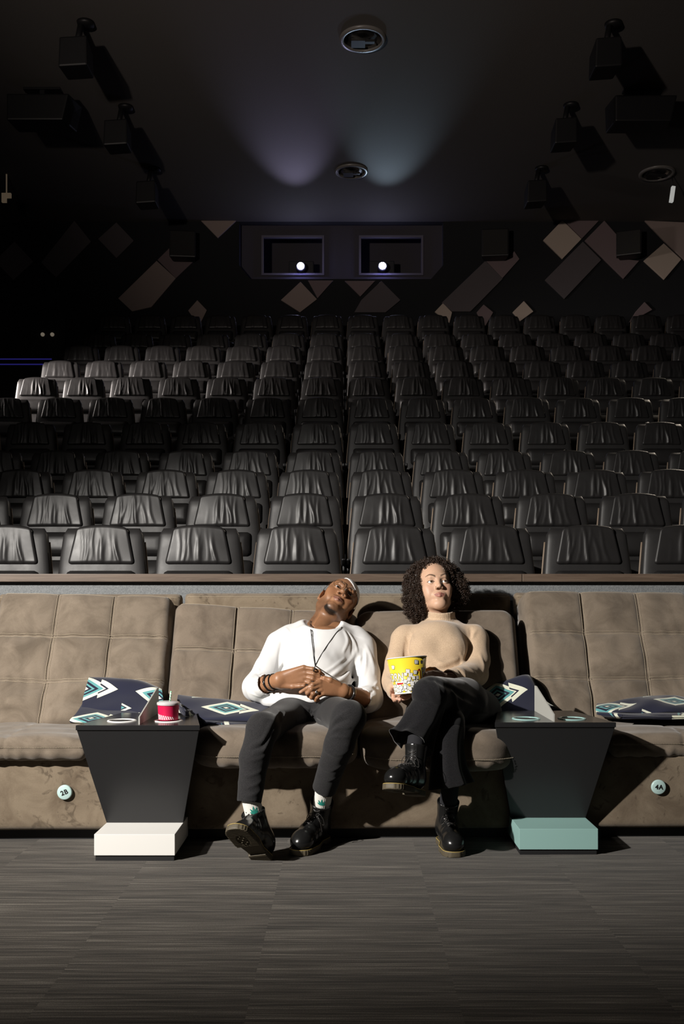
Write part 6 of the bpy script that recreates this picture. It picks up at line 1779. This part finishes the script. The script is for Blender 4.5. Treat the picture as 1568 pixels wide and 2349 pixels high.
# ================================================================== popcorn bucket
Yb = 4.085
bt = Pn(932, 1507.5, Yb + .012); bb = Pn(939, 1591, Yb - .004)
ax_b = Vector(bt - bb); Hb = ax_b.length; ax_b.normalize(); 
bk = empty('popcorn_bucket', tuple(bb)); zq = Vector((0, 0, 1)).rotation_difference(ax_b); bk.rotation_mode = 'QUATERNION'; bk.rotation_quaternion = zq
tag(bk, 'yellow paper popcorn bucket with popcorn print held by the woman', 'bucket')
R0, R1 = .0605, .0815
M['bucket'] = mat('printed_yellow_paper', (.8, .6, .05), 0.35); t = NT(M['bucket'])
v = t.coord('Object'); sx, sy_, sz = t.sep(v)
ang = t.math('ARCTAN2', sx, t.math('MULTIPLY', sy_, -1.0))
cb_ = t.n('ShaderNodeCombineXYZ'); t.l(t.math('MULTIPLY', ang, .072), cb_.inputs[0]); t.l(sz, cb_.inputs[1])
vo = t.n('ShaderNodeTexVoronoi', voronoi_dimensions='2D', feature='DISTANCE_TO_EDGE'); vo.inputs['Scale'].default_value = 72; t.l(cb_.outputs[0], vo.inputs['Vector'])
vc = t.n('ShaderNodeTexVoronoi', voronoi_dimensions='2D'); vc.inputs['Scale'].default_value = 72; t.l(cb_.outputs[0], vc.inputs['Vector'])
edge = t.math('LESS_THAN', vo.outputs['Distance'], .07)
nn = t.noise(cb_.outputs[0], 22, 1)
mask = t.math('LESS_THAN', sz, t.math('ADD', t.math('MULTIPLY', nn, .09), .012))
yel = (0.80, 0.60, 0.035)
sepc = t.n('ShaderNodeSeparateColor'); t.l(vc.outputs['Color'], sepc.inputs[0])
kern = t.mix(t.math('GREATER_THAN', sepc.outputs[0], .80), (0.84, 0.82, 0.74), yel)
kern = t.mix(edge, kern, (0.12, 0.09, 0.02))
t.base(t.mix(mask, yel, kern))
b = MB(); b.lathe([(0, .004), (R0-.002, .004), (R0-.002, 0), (R0, 0), (R0, .003), (R1, Hb-.004), (R1-.0012, Hb-.004), (R0-.0015, .006), (0, .006)], (0, 0, 0), 72, 0, cap=False); b.build('wall', M['bucket'], bk)
b = MB()
pr = [(R1 + .0026*math.cos(a), Hb - .003 + .0026*math.sin(a)) for a in [2*math.pi*i/10 for i in range(11)]]
b.lathe(pr, (0, 0, 0), 72, 0, cap=False); b.build('rim', M['white_plastic'], bk); b = MB(); b.lathe([(R0+.0003, 0), (R0+.0012, .001), (R0+.0014, .004), (R0+.0005, .005)], (0, 0, 0), 72, 0, cap=False); b.build('bottom_edge', M['white_plastic'], bk)
M['popcorn'] = mat('popcorn', (.80, .72, .50), .8)
S = Sculpt((-.085, -.085, Hb-.04), (.085, .085, Hb+.005), .0022); rs2 = random.Random(3)
for i in range(170):
    a = rs2.random()*6.28; r_ = math.sqrt(rs2.random())*.066; c = np.array((r_*math.cos(a), r_*math.sin(a), Hb - .024 + rs2.random()*.008))
    for _ in range(2): S.add(ell(c + np.array([rs2.uniform(-.005, .005) for _ in range(3)]), (.0065, .0065, .0055)), .001)
V, Q = S.mesh(); pc = mesh_obj('popcorn', V, Q, M['popcorn'], bk); pc['kind'] = 'stuff'
M['print_white'] = mat('white_print_paper', (.82, .80, .78), .4); M['print_red'] = mat('red_print', (.62, .02, .02), .4); M['print_dark'] = mat('dark_print', (.05, .035, .02), .5)
def wrap(x, z, lift):
    """x metres along the wall from the front, z height"""
    R = R0 + (R1-R0)*z/Hb + lift; a = x/.072; return (R*math.sin(a), -R*math.cos(a), z)
def letters(body, size, x, z, rot, mt, name, lift=.0006, off=0.0, shear=0.0):
    cu = bpy.data.curves.new('t', 'FONT'); cu.body = body; cu.size = size; cu.align_x = 'CENTER'; cu.align_y = 'CENTER'; cu.extrude = 0; cu.offset = off; cu.shear = shear; cu.resolution_u = 6
    to = bpy.data.objects.new('t', cu); COL.objects.link(to); me = bpy.data.meshes.new_from_object(to); bpy.data.objects.remove(to, do_unlink=True)
    bm = bmesh.new(); bm.from_mesh(me); bmesh.ops.triangulate(bm, faces=bm.faces)
    bmesh.ops.subdivide_edges(bm, edges=bm.edges, cuts=2)
    ca_, sa_ = math.cos(rot), math.sin(rot)
    for v_ in bm.verts:
        X, Z = v_.co.x*ca_ - v_.co.y*1.25*sa_, v_.co.x*sa_ + v_.co.y*1.25*ca_; v_.co = wrap(x + X, z + Z, lift)
    bm.to_mesh(me); bm.free(); me.materials.clear(); me.materials.append(mt)
    for p in me.polygons: p.material_index = 0
    o = bpy.data.objects.new(name, me); return link(o, bk)
letters('CORN', .034, -.074, .068, -.03, M['print_dark'], 'lettering_outline', .0005, .0018, .1)
letters('CORN', .034, -.074, .068, -.03, M['print_white'], 'lettering', .0009, .0006, .1)
letters('POP', .045, .098, .082, .14, M['print_dark'], 'lettering_outline', .0005, .0018)
letters('POP', .045, .098, .082, .14, M['print_white'], 'lettering', .0009, .0006)
def strip(pts, wd, mt, name, lift=.0010):
    b = MB(); V = []
    q = spline([(x, 0, z) for x, z in pts], 6)
    for i, p in enumerate(q):
        d = q[min(i+1, len(q)-1)] - q[max(i-1, 0)]; d /= np.linalg.norm(d); nx, nz = -d[2], d[0]
        V += [wrap(p[0] + nx*wd, p[2] + nz*wd, lift), wrap(p[0] - nx*wd, p[2] - nz*wd, lift)]
    b.add(V, [(2*i, 2*i+1, 2*i+3, 2*i+2) for i in range(len(q)-1)]); return b.build(name, mt, bk)
strip([(-.060, .0415), (-.045, .0415), (-.030, .0430)], .0028, M['print_red'], 'red_underline')
strip([(.038, .088), (.044, .093), (.049, .088), (.052, .070), (.055, .050)], .0032, M['print_red'], 'red_edge')
def kernel(x, z, r_, seed_):
    rr = random.Random(seed_); lob = [(x + r_*.55*math.cos(a), z + r_*.55*math.sin(a), r_*rr.uniform(.42, .58)) for a in (.6, 2.3, 3.9, 5.3)]
    for ex, mt, lf, nm in ((.0012, M['print_dark'], .0011, 'kernel_outline'), (0, M['print_white'], .0014, 'kernel_print')):
        b = MB()
        for q, (cx_, cz_, cr_) in enumerate(lob):
            V = [wrap(cx_, cz_, lf + q*.00004)] + [wrap(cx_ + (cr_+ex)*math.cos(2*math.pi*i/18), cz_ + (cr_+ex)*math.sin(2*math.pi*i/18), lf + q*.00004) for i in range(18)]
            b.add(V, [(0, 1+i, 1+(i+1) % 18) for i in range(18)])
        b.build(nm, mt, bk)
for i, (x, z, r_) in enumerate(((-.066, .110, .0085), (.032, .124, .0090), (.058, .122, .0070), (-.004, .090, .0090), (.006, .074, .0095), (-.014, .078, .0070), (.026, .083, .0085), (-.002, .058, .0090), (.018, .062, .0080), (.010, .040, .0100), (-.018, .050, .0080), (-.022, .028, .0085), (-.040, .026, .0080), (.0, .020, .0085), (.030, .036, .0085), (.022, .018, .0080), (.036, .062, .0080), (-.048, .014, .0070))):
    kernel(x, z, r_, i)
